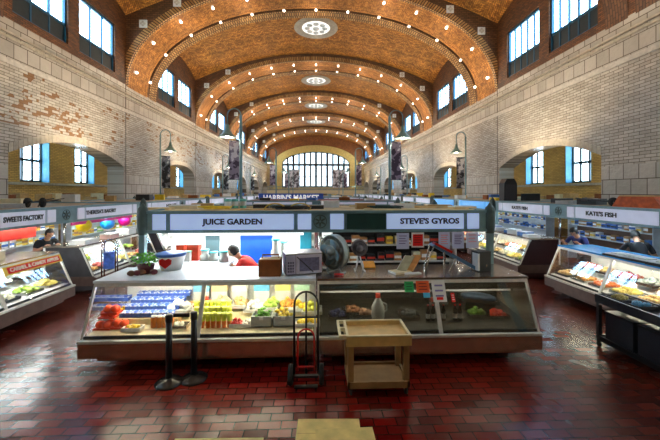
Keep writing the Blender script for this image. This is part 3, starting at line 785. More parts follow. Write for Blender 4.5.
# fans
def fan(label, loc, rz, R, grille, hub, tilt=0, h=.0):
    t = thing('table_fan', label, 'fan', loc, rz)
    c = Vector((0, 0, R+.05+h))
    mb = MB()
    for yo, rr in ((-.07, .75), (-.05, 1), (.05, 1), (-.09, .4), (.08, .6)):
        mb.tube([(c.x+R*rr*math.cos(2*PI*k/28), yo, c.z+R*rr*math.sin(2*PI*k/28)) for k in range(28)], .008 if rr < 1 else .014, 5, close=True)
    for k in range(28):
        a = 2*PI*k/28; mb.tube([(.04*math.cos(a), -.1, c.z+.04*math.sin(a)), (R*.7*math.cos(a), -.08, c.z+R*.7*math.sin(a)), (R*math.cos(a), -.03, c.z+R*math.sin(a)), (R*.7*math.cos(a), .08, c.z+.7*R*math.sin(a))], .004, 4)
    mb.build('grille', grille, t)
    MB().lathe([(R*.98, -.03), (R*1.02, .03), (R*.85, .1), (R*.5, .13), (R*.2, .14)], (0, 0, 0), 28, Matrix.Translation(c) @ Matrix.Rotation(-PI/2, 4, 'X')).build('rear_shroud', grille, t)
    for k in range(4):
        mb = MB(); a = 2*PI*k/4+.3
        M = Matrix.Translation(c) @ Matrix.Rotation(a, 4, 'Y') @ Matrix.Rotation(.45, 4, 'X')
        
        g = bmesh.ops.create_icosphere(mb.bm, subdivisions=2, radius=1, matrix=M @ Matrix.Translation((0, 0, R*.5)) @ Matrix.Diagonal((R*.28, .01, R*.4, 1)))
        mb.build('blade', hub, t)
    MB().lathe([(0, -.12), (.05, -.11), (.055, -.06), (.06, .12), (.03, .18), (0, .18)], (0, 0, 0), 16, Matrix.Translation(c) @ Matrix.Rotation(-PI/2, 4, 'X')).build('motor', grille, t)
    mb = MB(); mb.tube([(-R*.6, 0, 0), (-R*.35, .0, .1), (0, .12, R*.9+h)], .014, 6); mb.tube([(R*.6, 0, 0), (R*.35, 0, .1), (0, .12, R*.9+h)], .014, 6); mb.tube([(-R*.7, -.08, .01), (-R*.6, .1, .01)], .014, 6); mb.tube([(R*.7, -.08, .01), (R*.6, .1, .01)], .014, 6)
    mb.build('stand', WHITE if R < .2 else grille, t)
    return t
fan('large round metal fan on the counter between the two stalls', (at(334, 5.45), 5.45, 1.18), math.radians(-48), .28, mat('fan steel', srgb(150, 158, 152), .35, .4, .1, 9), mat('fan blue grey blade', srgb(110, 150, 170), .35, 0, .1, 9))
fan('small grey fan on white legs right of the large fan', (at(359, 5.55), 5.5, 1.18), 0, .12, mat('grey fan wire', srgb(120, 116, 124), .5, .2, .1, 9), mat('grey fan blade', srgb(90, 88, 96), .5), h=.22)
t = thing('spray_gun', 'small red handled tool lying at the foot of the large fan', 'tool', (at(338.5, 5.2), 5.2, 1.18))
MB().tube([(-.07, 0, .02), (.08, 0, .02)], .018, 8).build('barrel', RED, t); MB().tube([(.04, 0, .02), (.06, .05, .015)], .012, 6).build('handle', BLACK, t)
# menu boards lying on the counter
def board(label, px, py, Y, w, d, th, rot, m, name='menu_board', cat='menu board', z=None):
    t = thing(name, label, cat, (at(px, Y), Y, z if z is not None else zt(px, py, Y)))
    t.rotation_euler = rot
    bx('panel', m, (-w/2, w/2, -d/2, d/2, 0, th), t, .003)
    bx('edge_strip', WHITE, (-w/2-.008, -w/2, -d/2, d/2, 0, th+.002), t)
    return t
SIL = mat('silvery green board', srgb(160, 158, 128), .4, .1, .2, 9); TANB = mat('tan wooden board', srgb(206, 150, 84), .6, 0, .2, 9)
board('silvery board leaning over the tan board on the gyro counter', 406, 262, 5.45, .16, .36, .012, (math.radians(32), 0, math.radians(-42)), SIL, z=1.31)
board('tan wooden board propped on the gyro counter', 413, 264, 5.5, .16, .40, .012, (math.radians(30), 0, math.radians(-42)), TANB, z=1.30)
board('cream paper pad under the propped boards', 400, 270, 5.35, .3, .22, .03, (0, 0, math.radians(20)), CREAM, 'paper_pad', 'paper pad', 1.182)
board('white flat packet at the front of the gyro counter', 413, 274, 5.25, .26, .08, .02, (0, 0, math.radians(12)), WHITE, 'paper_packet', 'paper packet', 1.182)
board('yellow tray beside the small fan', 369, 262, 5.75, .2, .2, .02, (math.radians(20), 0, 0), mat('amber tray', srgb(240, 160, 30), .5), 'serving_tray', 'tray', 1.22)
# folding steps-like display rack with red edge
rk = thing('sloping_rack', 'blue and red sloping rack standing on the gyro counter', 'rack', (at(455, 5.5), 5.5, 1.18))
MB().prism([(-.42, .42), (-.36, .45), (.36, .05), (.3, .02)], -.1, .12, 'y').build('shelf', mat('blue grey rack', srgb(96, 140, 180), .35, .3, .1, 9), rk)
MB().prism([(-.40, .455), (-.1, .30), (-.08, .33), (-.37, .485)], -.11, .0, 'y').build('red_edge', RED, rk)
mb = MB()
for pts in ([(-.4, -.1, .42), (-.56, -.1, 0)], [(-.22, -.1, .33), (-.22, -.1, 0)], [(-.02, -.1, .22), (-.14, -.1, 0)], [(-.4, .1, .42), (-.5, .1, 0)], [(-.15, .1, .3), (-.15, .1, 0)]): MB().tube(pts, .012, 6).build('leg', STEEL, rk)
nb = thing('napkin_dispenser', 'black napkin dispenser at the right end of the gyro counter', 'dispenser', (at(481, 5.45), 5.45, 1.18), .2)
bx('body', BLACK, (-.12, .12, -.09, .09, 0, .33), nb, .01); bx('face', WHITE, (-.13, -.1, -.095, .05, .02, .3), nb); bx('badge', STEEL, (.02, .05, -.094, -.09, .08, .12), nb)
# signs taped under the fascia
def sheet(label, px0, px1, py0, py1, Y, m, ink=None, border=None, name='paper_notice', rows=4):
    x0, x1 = at(px0, Y), at(px1, Y); z1, z0 = zt(px0, py0, Y), zt(px0, py1, Y)
    t = thing(name, label, 'notice', ((x0+x1)/2, Y, z0)); w = (x1-x0)/2; h = z1-z0
    bx('sheet', border or m, (-w, w, -.004, 0, 0, h), t)
    if border: bx('coloured_field', m, (-w*.8, w*.8, -.006, -.004, h*.1, h*.88), t)
    if ink:
        mb = MB()
        for k in range(rows): zz = h*(.82-.62*k/rows); mb.box(-w*.62, w*(.62-.2*(k % 2)), -.008, -.006, zz-h*.035, zz+h*.02)
        mb.build('print_lines', ink, t)
    return t
LIL = mat('pale blue paper', srgb(200, 206, 238), .6, 0, .05, 9)
VI = mat('violet print', srgb(130, 120, 170), .6); PK = mat('pink print', srgb(224, 150, 170), .6); RD = mat('red sheet', srgb(232, 26, 20), .5, 0, .05, 9)
sheet('white notice under the gyro fascia, left of the red notice', 396.5, 409, 233, 249, 6.17, LIL, VI)
sheet('red notice with a white border under the gyro fascia', 411.5, 424, 232.5, 247.5, 6.17, RD, mat('dark red print', srgb(150, 10, 10), .6), WHITE)
sheet('pink printed notice, left of the three under the right sign', 438.5, 450, 232, 249, 6.17, LIL, PK, rows=5)
sheet('lilac printed notice, middle of the three under the right sign', 452, 464, 232, 248.5, 6.17, LIL, VI, rows=6)
sheet('pale blue notice, right of the three under the right sign', 466, 478.5, 232, 248, 6.17, LIL, PK, rows=3)
# stickers on the glass
def sticker(label, px0, px1, py0, py1, m, ink, name='sticker', txt=None):
    z1 = zt(px0, py0, 5.03); z1 = min(z1, 1.12)
    def gy(z): return FYC+.06+(z-.44)*.294/.68-.012
    ym = 4.98
    for _ in range(4):
        z1 = zt(px0, py0, ym); ym = gy(min(z1, 1.12))
    z0 = zt(px0, py1, ym); y0 = gy(z0)
    x0, x1 = at(px0, ym), at(px1, ym)
    t = thing(name, label, 'sticker', ((x0+x1)/2, y0, z0)); h = math.hypot(z1-z0, ym-y0); t.rotation_euler = (-math.atan2(ym-y0, z1-z0), 0, 0)
    w = (x1-x0)/2
    bx('sheet', m, (-w, w, -.004, 0, 0, h), t, .0015)
    if ink:
        mb = MB()
        for k in range(3): mb.box(-w*.6, w*.6, -.007, -.004, h*(.72-.24*k), h*(.8-.24*k))
        mb.build('print_lines', ink, t)
    return t
sticker('green price sticker on the glass of the right counter case', 404, 413, 281.5, 291, mat('green sticker', srgb(40, 170, 90), .5), mat('dark green print', srgb(12, 90, 50), .5))
sticker('orange printed sticker on the glass beside the green one', 415.5, 428.5, 281, 291.5, mat('orange sticker', srgb(226, 90, 30), .5), mat('rust print', srgb(130, 30, 10), .5))
sticker('small cyan sticker under the orange one on the glass', 423, 429.5, 292, 297, mat('cyan sticker', srgb(80, 190, 225), .5), None)
s = sticker('white notice with a red box on the glass of the right counter case', 431, 444, 280.5, 299.5, WHITE, VI)
bx('red_box', RD, (-.05, .05, -.007, -.003, .03, .07), s)
sticker('small red and white sticker right of the glass bar', 450.5, 454, 293, 301, RD, WHITE)

# ------------------------------------------------------------------ goods in the left front case
def deck_z(y): return .475+(y-(FYC+.12))*.13/1.08     # top of sloping deck
def put(px, py, Y): return (at(px, Y), Y, deck_z(Y))
OR2 = mat('orange red pepper skin', srgb(236, 72, 20), .3, 0, .15, 14)
for i, (px, Y, zz) in enumerate(((104, 4.98, 0), (114, 5.02, 0), (121, 5.0, 0), (109, 5.05, .13), (112, 4.95, .24))):
    x, y, z = put(px, 0, Y)
    t = thing('pepper_pack' , ['orange red pepper pack at the far left of the lit case', 'orange red pepper pack in the bottom row, middle one', 'orange red pepper pack in the bottom row, right one', 'orange red pepper pack resting on the bottom row', 'round orange pepper pack on top of the heap'][i], 'produce pack', (x, y, z+zz))
    mb = MB()
    for dx in (-.05, .05):
        for dz in (.05,): mb.ball((dx, 0, dz+.01), .065, 2, (1, 1, .9), jit=.06)
    mb.build('peppers', OR2, t); MB().box(-.12, .12, -.07, .07, 0, .02).build('tray', OR, t)
# clamshells of berries with blue print
blue = thing('berry_pack', 'blue and white printed berry pack, first of the stacked rows in the lit case', 'berry pack', (0, 0, 0), 0, 'blue and white berry packs in the lit case')
bx('tray', mat('deep blue berries', srgb(60, 96, 190), .4, 0, .3, 60), (-.08, .08, -.06, .06, 0, .055), blue, .006)
bx('lid', CHECK, (-.085, .085, -.065, .065, .055, .07), blue, .004)
first = True
for row in range(4):
    for c in range(6):
        px = 127+c*8.4+row*5.5; Y = 5.16+row*.17
        x, y, z = put(px, 0, Y)
        lab = 'blue and white printed berry pack in the sloping rows of the lit case'
        if first: blue.location = (x, y, z+.09+row*.03); blue['label'] = lab; first = False
        else: dup(blue, (x, y, z+.09+row*.03), label=lab, rz=random.uniform(-.1, .1))
for c in range(5): x, y, z = put(97+c*7, 0, 5.65); dup(blue, (x, y, z+.12), label='blue and white printed berry pack at the back left of the lit case')
for c in range(5):
    x, y, z = put(98+c*7, 0, 5.5); dup(blue, (x, y, z+.04), label='blue and white printed berry pack at the back left of the lit case')
sh = thing('riser', 'wooden riser under the rows of berry packs', 'riser', (at(150, 5.35), 5.4, deck_z(5.1)))
MB().prism([(-.32, -.06), (.34, .0), (.34, .13), (-.32, .06)], -.5, .55, 'x').build('slope', CARD, sh); bx('front_lip', CREAM, (-.5, .55, -.34, -.32, 0, .09), sh)
jars = thing('juice_jar', 'amber juice jar', 'jar', (0, 0, 0))
MB().lathe([(0, 0), (.045, 0), (.045, .13), (.035, .15)], n=12).build('jar', mat('amber juice', srgb(226, 130, 30), .3), jars); MB().lathe([(.037, .15), (.037, .17), (0, .17)], n=12).build('lid', WHITE, jars)
for i, px in enumerate((154, 159.5, 165, 170.5)):
    x, y, z = put(px, 0, 5.0)
    lab = 'amber juice jar number in the short row by the belt posts'.replace(' number', '')
    if i == 0: jars.location = (x, y, z); jars['label'] = lab; jars['group'] = 'amber juice jars by the belt posts'
    else: dup(jars, (x, y, z), label=lab)
WP = mat('white paper wrap', srgb(240, 240, 232), .6, 0, .1, 12); YP = mat('yellow fruit', srgb(240, 206, 50), .45, 0, .15, 14); GP = mat('leafy green', srgb(90, 150, 40), .5, 0, .3, 20)
def heap(name, label, cat, loc, m, n, r, w, d, h, base=None, sub=1, group=None, sc=(1, 1, 1)):
    t = thing(name, label, cat, loc, 0, group)
    mb = MB()
    for k in range(n):
        u, v = random.uniform(-1, 1), random.uniform(-1, 1)
        mb.ball((u*w/2, v*d/2, .02+r*.6+h*(1-max(abs(u), abs(v)))*random.random()), r*random.uniform(.8, 1.15), sub, sc, Matrix.Rotation(random.uniform(0, 6), 4, 'Z'), .08)
    o = mb.build('contents', m, t); o['kind'] = 'stuff'
    mb = MB(); w2, d2 = w/2+r, d/2+r
    mb.box(-w2, w2, -d2, d2, 0, .015)
    for s in (-1, 1): mb.box(s*w2-.006, s*w2+.006, -d2, d2, 0, .05); mb.box(-w2, w2, s*d2-.006, s*d2+.006, 0, .05)
    mb.build('tray', base or WHITE, t)
    return t
x, y, z = put(133, 0, 4.93); heap('cut_melon_tray', 'tray of pale yellow melon slices at the front of the lit case', 'food tray', (x, y, z), YP, 12, .03, .2, .08, .03)
x, y, z = put(178, 0, 5.35); heap('wrapped_parcels', 'heap of white wrapped parcels behind the belt posts', 'food tray', (x, y, z+.08), WP, 12, .06, .26, .2, .12)
x, y, z = put(180, 0, 4.98); heap('grey_tray', 'grey tray of wrapped sandwiches beside the glass bar', 'food tray', (x, y, z), WP, 8, .035, .16, .1, .03, STEEL)
x, y, z = put(125, 0, 5.35); heap('herb_tray', 'tray of yellow flowers behind the pepper packs', 'food tray', (x, y, z+.05), YP, 16, .03, .18, .16, .07)
# juice cups: yellow green top, orange bottom
cup = thing('juice_cup', 'clear cup of green over orange juice', 'cup', (0, 0, 0))
MB().lathe([(0, 0), (.03, 0), (.035, .1)], n=10).build('lower_juice', mat('orange juice', srgb(240, 120, 24), .3), cup)
MB().lathe([(.035, .1), (.042, .2), (0, .2)], n=10).build('upper_juice', mat('lime juice', srgb(214, 226, 60), .3), cup)
MB().lathe([(.044, .2), (.044, .215), (0, .22)], n=10).build('lid', mat('lime lid', srgb(230, 232, 110), .4), cup)
first = True
for row in range(3):
    for c in range(7):
        x, y, z = put(197+c*5.4-row*.2, 0, 4.96+row*.13); z += row*.03
        lab = 'cup of yellow green and orange juice in the %s row of the lit case' % ('front', 'middle', 'back')[row]
        g = 'juice cups in the %s row' % ('front', 'middle', 'back')[row]
        if first: cup.location = (x, y, z); cup['label'] = lab; cup['group'] = g; first = False
        else: dup(cup, (x, y, z), label=lab, group=g)
x, y, z = put(237, 0, 5.0); heap('berry_tray', 'netted pack of red berries and plums beside the juice cups', 'food tray', (x, y, z), mat('red berries', srgb(206, 34, 30), .35, 0, .4, 40), 30, .026, .14, .1, .1)
x, y, z = put(247, 0, 5.0); heap('wrapped_pack', 'clear wrapped pack beside the berries', 'food tray', (x, y, z), WP, 8, .03, .08, .1, .06)
GC = mat('grey crate plastic', srgb(176, 178, 176), .5, 0, .1, 9)
for i, (px, lab) in enumerate(((262.5, 'left grey crate of greens in the lit case'), (284, 'right grey crate of greens in the lit case'))):
    x, y, z = put(px, 0, 5.05); t = thing('produce_crate', lab, 'crate', (x, y, z))
    mb = MB(); w_ = .15
    mb.box(-w_, w_, -.13, -.12, 0, .15); mb.box(-w_, w_, .12, .13, 0, .15); mb.box(-w_, -w_+.01, -.13, .13, 0, .15); mb.box(w_-.01, w_, -.13, .13, 0, .15); mb.box(-w_, w_, -.13, .13, 0, .01)
    mb.build('crate', GC, t); bx('label_card', WHITE, (-.03, .03, -.136, -.13, .1, .14), t)
    mb = MB()
    for k in range(26): mb.ball((random.uniform(-.13, .13), random.uniform(-.1, .1), random.uniform(.1, .2)), .032, 1, (1, 1, .5), Matrix.Rotation(random.uniform(0, 3), 4, 'X'), .2)
    o = mb.build('greens', GP if i == 0 else mat('yellow apples', srgb(216, 190, 60), .4, 0, .3, 25), t); o['kind'] = 'stuff'
pile = ((255, 5.4, 'white mushrooms heap behind the left grey crate', WP), (272, 5.45, 'pale green lettuce heap behind the grey crates', mat('lettuce', srgb(170, 200, 90), .5, 0, .3, 20)),
        (288, 5.45, 'heap of red and yellow apples at the back of the lit case', mat('red yellow apples', srgb(226, 150, 60), .35, 0, .5, 14)), (300, 5.4, 'heap of yellow peppers behind the hand truck', YP),
        (312, 5.3, 'heap of pears at the right end of the lit case', mat('pears', srgb(210, 214, 80), .4, 0, .2, 20)), (204, 5.5, 'heap of red tomatoes behind the juice cups', mat('tomatoes', srgb(196, 50, 24), .3, 0, .2, 20)),
        (222, 5.6, 'heap of cream mushrooms behind the juice cups', CREAM), (240, 5.55, 'heap of pale onions at the back of the lit case', mat('onions', srgb(226, 190, 130), .4, 0, .2, 20)))
for px, Y, lab, m_ in pile:
    x, y, z = put(px, 0, Y); heap('produce_heap', lab, 'produce', (x, y, z+.05), m_, 22, .045, .22, .2, .13)
x, y, z = put(307, 0, 5.0); heap('produce_heap', 'low heap of yellow fruit in front of the pears', 'produce', (x, y, z), YP, 16, .04, .3, .12, .05)
for i, px in enumerate((202, 220, 240, 262, 283, 302)):
    x, y, z = put(px, 0, 5.78)
    t = thing('carton_of_milk', ['pale blue carton, first from the left along the back of the juice bay', 'cream carton, second from the left along the back of the juice bay', 'white carton in the middle along the back of the juice bay', 'sky blue carton, fourth along the back of the juice bay', 'lemon carton, fifth along the back of the juice bay', 'pale green carton at the right along the back of the juice bay'][i], 'carton', (x, y, z+.2))
    bx('carton', mat('carton %d' % i, [srgb(120, 190, 230), srgb(235, 220, 170), srgb(240, 240, 240), srgb(110, 190, 235), srgb(240, 226, 130), srgb(180, 220, 190)][i], .5), (-.13, .13, -.05, .05, 0, .2), t, .01)
    bx('lid', WHITE, (-.125, .125, -.045, .045, .2, .22), t); bx('riser', WHITE, (-.13, .13, -.05, .05, -.2, 0), t)

# goods in the dim right case
t = thing('milk_jug', 'translucent white jug with a red cap in the dim case', 'jug', put(378, 0, 5.1))
MB().lathe([(0, 0), (.085, 0), (.1, .05), (.1, .2), (.06, .29), (.035, .33), (.035, .35)], n=20).build('jug', mat('milky plastic', srgb(200, 204, 200), .4, 0, .05, 9), t)
MB().lathe([(.04, .35), (.04, .41), (0, .41)], n=16).build('cap', mat('red cap', srgb(230, 60, 30), .4), t)
MB().tube([(.09, 0, .12), (.14, 0, .15), (.13, 0, .24), (.05, 0, .28)], .012, 6).build('handle', mat('milky plastic', 0), t)
bt = None
for i, px in enumerate((428, 433, 438, 443.5, 455, 460)):
    p = put(px, 0, 5.05)
    lab = 'dark sauce bottle standing low in the dim case, %s' % ('left of the glass bar' if i < 4 else 'right of the glass bar')
    if bt is None:
        bt = thing('sauce_bottle', lab, 'bottle', p, 0, 'dark sauce bottles in the dim case')
        MB().lathe([(0, 0), (.032, 0), (.032, .16), (.014, .2), (.014, .24)], n=12).build('bottle', mat('dark bottle', srgb(26, 12, 12), .15), bt)
        MB().lathe([(.0335, .04), (.0335, .11)], n=12).build('label_band', WHITE, bt); MB().lathe([(.016, .23), (.016, .25), (0, .25)], n=10).build('cap', RED, bt)
    else: dup(bt, p, label=lab, group='dark sauce bottles in the dim case')
DM = mat('dark roast food', srgb(110, 70, 40), .5, 0, .3, 20)
for px, Y, lab, m_, zz in ((338, 5.2, 'tray of wrapped blue packs at the left of the dim case', mat('navy pack', srgb(40, 50, 100), .4, 0, .3, 20), 0), (352, 5.3, 'tray of brown rolls in the dim case', mat('brown rolls', srgb(160, 110, 70), .5, 0, .2, 20), .02),
                     (363, 5.25, 'tray of pale bread in the dim case', mat('pale bread', srgb(190, 150, 120), .5, 0, .2, 20), 0), (408, 5.2, 'tray of grey shellfish in the dim case', mat('shellfish', srgb(90, 90, 84), .4, 0, .5, 30), 0),
                     (436, 5.5, 'tray of orange sauced food behind the bottles', mat('sauced food', srgb(196, 70, 34), .4, 0, .3, 30), .08), (476, 5.2, 'tray of green peppers at the right of the dim case', mat('green peppers', srgb(80, 120, 24), .4, 0, .2, 20), 0),
                     (496, 5.15, 'tray of tomatoes near the right end of the dim case', mat('tomatoes', 0), 0)):
    x, y, z = put(px, 0, Y); heap('food_tray', lab, 'food tray', (x, y, z+zz), m_, 18, .045, .22, .16, .07, STEEL)
x, y, z = put(478, 0, 5.35); t = thing('covered_dish', 'long dark blue covered dish in the right bay of the dim case', 'dish', (x, y, z+.18)); t.rotation_euler = (0, .12, 0)
MB().ball((0, 0, .05), .3, 3, (1, .45, .22)).build('cover', mat('slate blue cover', srgb(50, 70, 90), .3, .1, .2, 9), t); bx('dish', STEEL, (-.3, .3, -.13, .13, -.02, .03), t); bx('stand', DARK, (-.25, .25, -.1, .1, -.17, -.02), t)
t = thing('appliance', 'dark rectangular appliance on the shelf of the dim case', 'appliance', (at(340, 5.6), 5.7, .872)); bx('body', mat('teal black appliance', srgb(30, 60, 70), .3, .1, .2, 9), (-.33, .3, -.12, .12, 0, .12), t, .01); bx('slot', BLACK, (-.28, .25, -.125, -.12, .03, .08), t)

# ------------------------------------------------------------------ greenery and bowl on left end of counter
t = thing('potted_greens', 'bunch of leafy green herbs in a dark pot on the left end of the counter', 'plant', (at(146, 5.5), 5.5, 1.18))
MB().lathe([(0, 0), (.1, 0), (.13, .14), (.11, .14), (.09, .03), (0, .03)], n=16).build('pot', mat('maroon pot', srgb(80, 24, 28), .4), t)
mb = MB()
for k in range(150):
    a, e, r_ = random.uniform(0, 6.28), random.uniform(-.1, 1.4), random.uniform(.08, .22)
    c = Vector((math.cos(a)*math.cos(e)*r_*1.15, math.sin(a)*math.cos(e)*r_, .17+math.sin(e)*r_*.75))
    M_ = Matrix.Translation(c) @ Matrix.Rotation(a, 4, 'Z') @ Matrix.Rotation(random.uniform(-1, 1), 4, 'Y') @ Matrix.Rotation(random.uniform(-1, 1), 4, 'X')
    q = [M_ @ Vector(p) for p in ((-.03, 0, 0), (0, -.02, .006), (.035, 0, 0), (0, .02, .006))]
    vs = [mb.bm.verts.new(p) for p in q]; mb.bm.faces.new(vs)
mb.build('leaves', mat('bright leaf green', srgb(110, 190, 60), .5, 0, .4, 8), t)
for k, (px, m_) in enumerate(((131, mat('brown potato', srgb(110, 70, 40), .6)), (136, mat('dark red onion', srgb(110, 30, 40), .4)), (140, mat('brown potato', 0)), (151, mat('dark red onion', 0)))):
    o = MB().ball((0, 0, .045), .055, 2, (1.1, .9, .8), jit=.04).build('loose_vegetable', m_, loc=(at(px, 5.3), 5.3+.03*k, 1.18))
    tag(o, ['brown potato at the left corner of the counter', 'dark red onion next to the potato on the counter', 'brown potato in front of the herb pot', 'dark red onion right of the herb pot'][k], 'vegetable')
t = thing('heart_tray', 'white tilted tub with a red heart sign beside the herbs', 'sign tub', (at(170, 5.7), 5.75, 1.18))
MB().lathe([(0, 0), (.16, 0), (.24, .26), (.22, .26), (.15, .02), (0, .02)], n=20).build('tub', WHITE, t)
MB().prism([(-.1, .2), (-.05, .225), (0, .2), (.05, .225), (.1, .2), (.09, .13), (0, .06), (-.09, .13)], -.235, -.215, 'y').build('heart', RED, t)
MB().lathe([(.235, .24), (.245, .28), (.2, .29), (0, .29)], n=20).build('lid', mat('blue lid', srgb(70, 110, 190), .4), t)

# ================================================================== FOREGROUND FLOOR THINGS
# belt posts
def belt_post(px, Y, label):
    t = thing('belt_post', label, 'barrier post', (at(px, Y), Y, 0))
    MB().lathe([(.17, 0), (.175, .015), (.15, .035), (.07, .06), (.035, .075), (0, .075)], n=28).build('base', mat('dark domed iron base', srgb(60, 54, 50), .25, .4, .2, 9), t)
    MB().tube([(0, 0, .07), (0, 0, .84)], .04, 14).build('post', BLACK, t)
    MB().lathe([(.042, .8), (.046, .82), (.046, .89), (.036, .9), (0, .9)], n=14).build('belt_head', BLACK, t)
    return t
belt_post(169, 4.4, 'left black barrier post with domed base before the fruit case')
belt_post(194, 4.48, 'right black barrier post with domed base before the fruit case')
xa, xb = at(169, 4.4), at(194, 4.48)
o = MB().prism([(xa+.04, .85), (xb-.04, .85), (xb-.04, .9), (xa+.04, .9)], 4.43, 4.44, 'y').build('belt', BLACK)
tag(o, 'black retractable belt stretched between the two barrier posts', 'barrier belt')
# hand truck
t = thing('hand_truck', 'black and red two wheeled hand truck before the fruit case', 'hand truck', (at(306, 4.26), 4.26, 0))
R_ = .125
mb = MB()
pts = [(-.155, .02, .15), (-.155, .08, 1.02)]+[(-.155*math.cos(a), .09, 1.02+.17*math.sin(a)) for a in [PI*k/10 for k in range(1, 10)]]+[(.155, .08, 1.02), (.155, .02, .15)]
mb.tube(pts, .014, 8); mb.tube([(-.155, .07, .86), (.155, .07, .86)], .012, 8); mb.build('frame', BLACK, t)
MB().tube([(0, .03, .15), (0, .09, 1.18)], .013, 8).build('centre_bar', BLACK, t)
mb = MB(); pts = [(-.105, .0, .2), (-.105, .03, .62)]+[(-.105*math.cos(a), .035, .62+.1*math.sin(a)) for a in [PI*k/8 for k in range(1, 8)]]+[(.105, .03, .62), (.105, 0, .2)]
mb.tube(pts, .012, 8); mb.tube([(-.105, .0, .25), (.105, .0, .25)], .012, 8); mb.build('red_loop', RED, t)
mb = MB(); mb.box(-.155, .155, -.03, .02, .12, .145); mb.build('cross_bar', BLACK, t)
bx('toe_plate', BLACK, (-.15, .15, -.07, .0, .01, .02), t); MB().tube([(-.2, .04, .12), (.2, .04, .12)], .012, 8).build('axle', STEEL, t)
for s in (-1, 1):
    w = MB().lathe([(.05, -.03), (.12, -.03), (.13, 0), (.12, .03), (.05, .03)], n=24, M=Matrix.Translation((s*.2, .04, .13)) @ Matrix.Rotation(PI/2, 4, 'Y')).build('wheel', RUBBER, t)
    MB().lathe([(0, -.025), (.055, -.022), (.055, .022), (0, .025)], n=16, M=Matrix.Translation((s*.2, .04, .13)) @ Matrix.Rotation(PI/2, 4, 'Y')).build('hub', mat('grey wheel hub', srgb(150, 140, 120), .5), w)
# utility cart
def cart(label, x0, x1, y0, y1, h, mt, ml, handle='left', frame_t=.035, mats=None, leg=.07):
    t = thing('utility_cart', label, 'cart', ((x0+x1)/2, (y0+y1)/2, 0)); w, d = (x1-x0)/2, (y1-y0)/2
    mb = MB(); mb.box(-w, w, -d, d, h-.06, h-.05)
    mb.box(-w, w, -d-.012, -d+.03, h-.12, h); mb.box(-w, w, d-.03, d, h-.12, h); mb.box(-w, -w+.03, -d, d, h-.12, h); mb.box(w-.03, w, -d, d, h-.12, h)
    mb.build('top_tray', mt, t)
    rm = MB()
    for a in ((-w, w, -d-.012, -d+.018), (-w, w, d-.018, d), (-w, -w+.03, -d, d), (w-.03, w, -d, d)): rm.box(*a, h-.004, h+.012)
    rm.build('rim', CREAM if mt is TANP else ml, t)
    mb = MB(); mb.box(-w+.02, w-.02, -d+.02, d-.02, .13, .15); mb.box(-w+.02, w-.02, -d, -d+.03, .1, .18); mb.box(-w+.02, w-.02, d-.03, d, .1, .18); mb.box(-w+.02, -w+.05, -d, d, .1, .18); mb.box(w-.05, w-.02, -d, d, .1, .18)
    mb.build('bottom_shelf', ml, t)
    for sx in (-1, 1):
        for sy in (-1, 1):
            xx, yy = sx*(w-leg*.8), sy*(d-leg*.7)
            MB().box(xx-leg/2, xx+leg/2, yy-leg/2, yy+leg/2, .1, h-.1).build('leg', ml, t, bevel=.008)
            c = MB().lathe([(0, -.016), (.038, -.016), (.042, 0), (.038, .016), (0, .016)], n=16, M=Matrix.Translation((xx, yy, .042)) @ Matrix.Rotation(PI/2, 4, 'Y')).build('caster', RUBBER, t)
            MB().box(xx-.022, xx+.022, yy-.02, yy+.02, .05, .12).build('caster_fork', BLACK, c)
    if handle == 'left':
        hb = MB(); hb.box(-w-.09, -w-.06, -d+.0, d-.0, h-.03, h+.012); hb.box(-w-.07, -w, -d, -d+.035, h-.03, h+.012); hb.box(-w-.07, -w, d-.035, d, h-.03, h+.012); hb.box(-w-.07, -w, -.02, .02, h-.03, h+.012)
        hb.build('handle', CREAM if mt is TANP else ml, t)
    return t
cart('tan plastic two shelf utility cart before the dim case', .37, 1.17, 4.0, 4.5, .74, TANP, TAND)
BKP = mat('black cart plastic', srgb(40, 42, 48), .4, 0, .15, 9)
c2 = cart('black two shelf utility cart beside the fish counter on the right', 4.55, 5.05, 4.05, 5.2, .83, BKP, mat('charcoal cart frame', srgb(34, 36, 40), .4, .1, .1, 9), 'none', leg=.05)
for i, (px, Y) in enumerate(((612, 5.0), (630, 4.7))):
    heap('food_tray', ['steel tray of mixed vegetables at the far end of the black cart', 'tray of blue wrapped packs in the middle of the black cart'][i], 'food tray', (4.8, Y, .79), [mat('mixed vegetables', srgb(150, 140, 70), .5, 0, .5, 25), mat('blue packs', srgb(90, 160, 200), .4, 0, .4, 25)][i], 14, .035, .22, .2, .04, BKP)
for y0, y1, lab in ((4.15, 4.55, 'black bin on the bottom shelf of the black cart, nearer one'), (4.62, 5.08, 'black bin on the bottom shelf of the black cart, farther one')):
    t = thing('storage_bin', lab, 'bin', (4.8, (y0+y1)/2, .15)); h_ = (y1-y0)/2
    bx('bin', BKP, (-.18, .18, -h_, h_, 0, .42), t, .01); bx('lid', BLACK, (-.19, .19, -h_-.01, h_+.01, .42, .45), t, .005)
# cardboard on the floor
for i, (x0, x1, y0, y1, z, lab) in enumerate(((-.207, .46, 2.95, 3.62, .004, 'flattened pale cardboard sheet on the floor, upper one near the bottom centre'),
        (.0, .6, 2.75, 3.46, .012, 'flattened pale cardboard sheet overlapping another at the bottom centre'), (-1.43, -.54, 2.6, 3.385, .003, 'flattened cardboard sheet at the bottom left of the floor'))):
    t = thing('cardboard_sheet', lab, 'cardboard', ((x0+x1)/2, (y0+y1)/2, z), math.radians((-2, 1, -1.5)[i]))
    w, d = (x1-x0)/2, (y1-y0)/2
    bx('panel', PALE, (-w, w, -d, d, 0, .006), t); bx('fold_crease', CARD, (-w*.99, w*.99, d*.35, d*.36, .006, .0075), t)

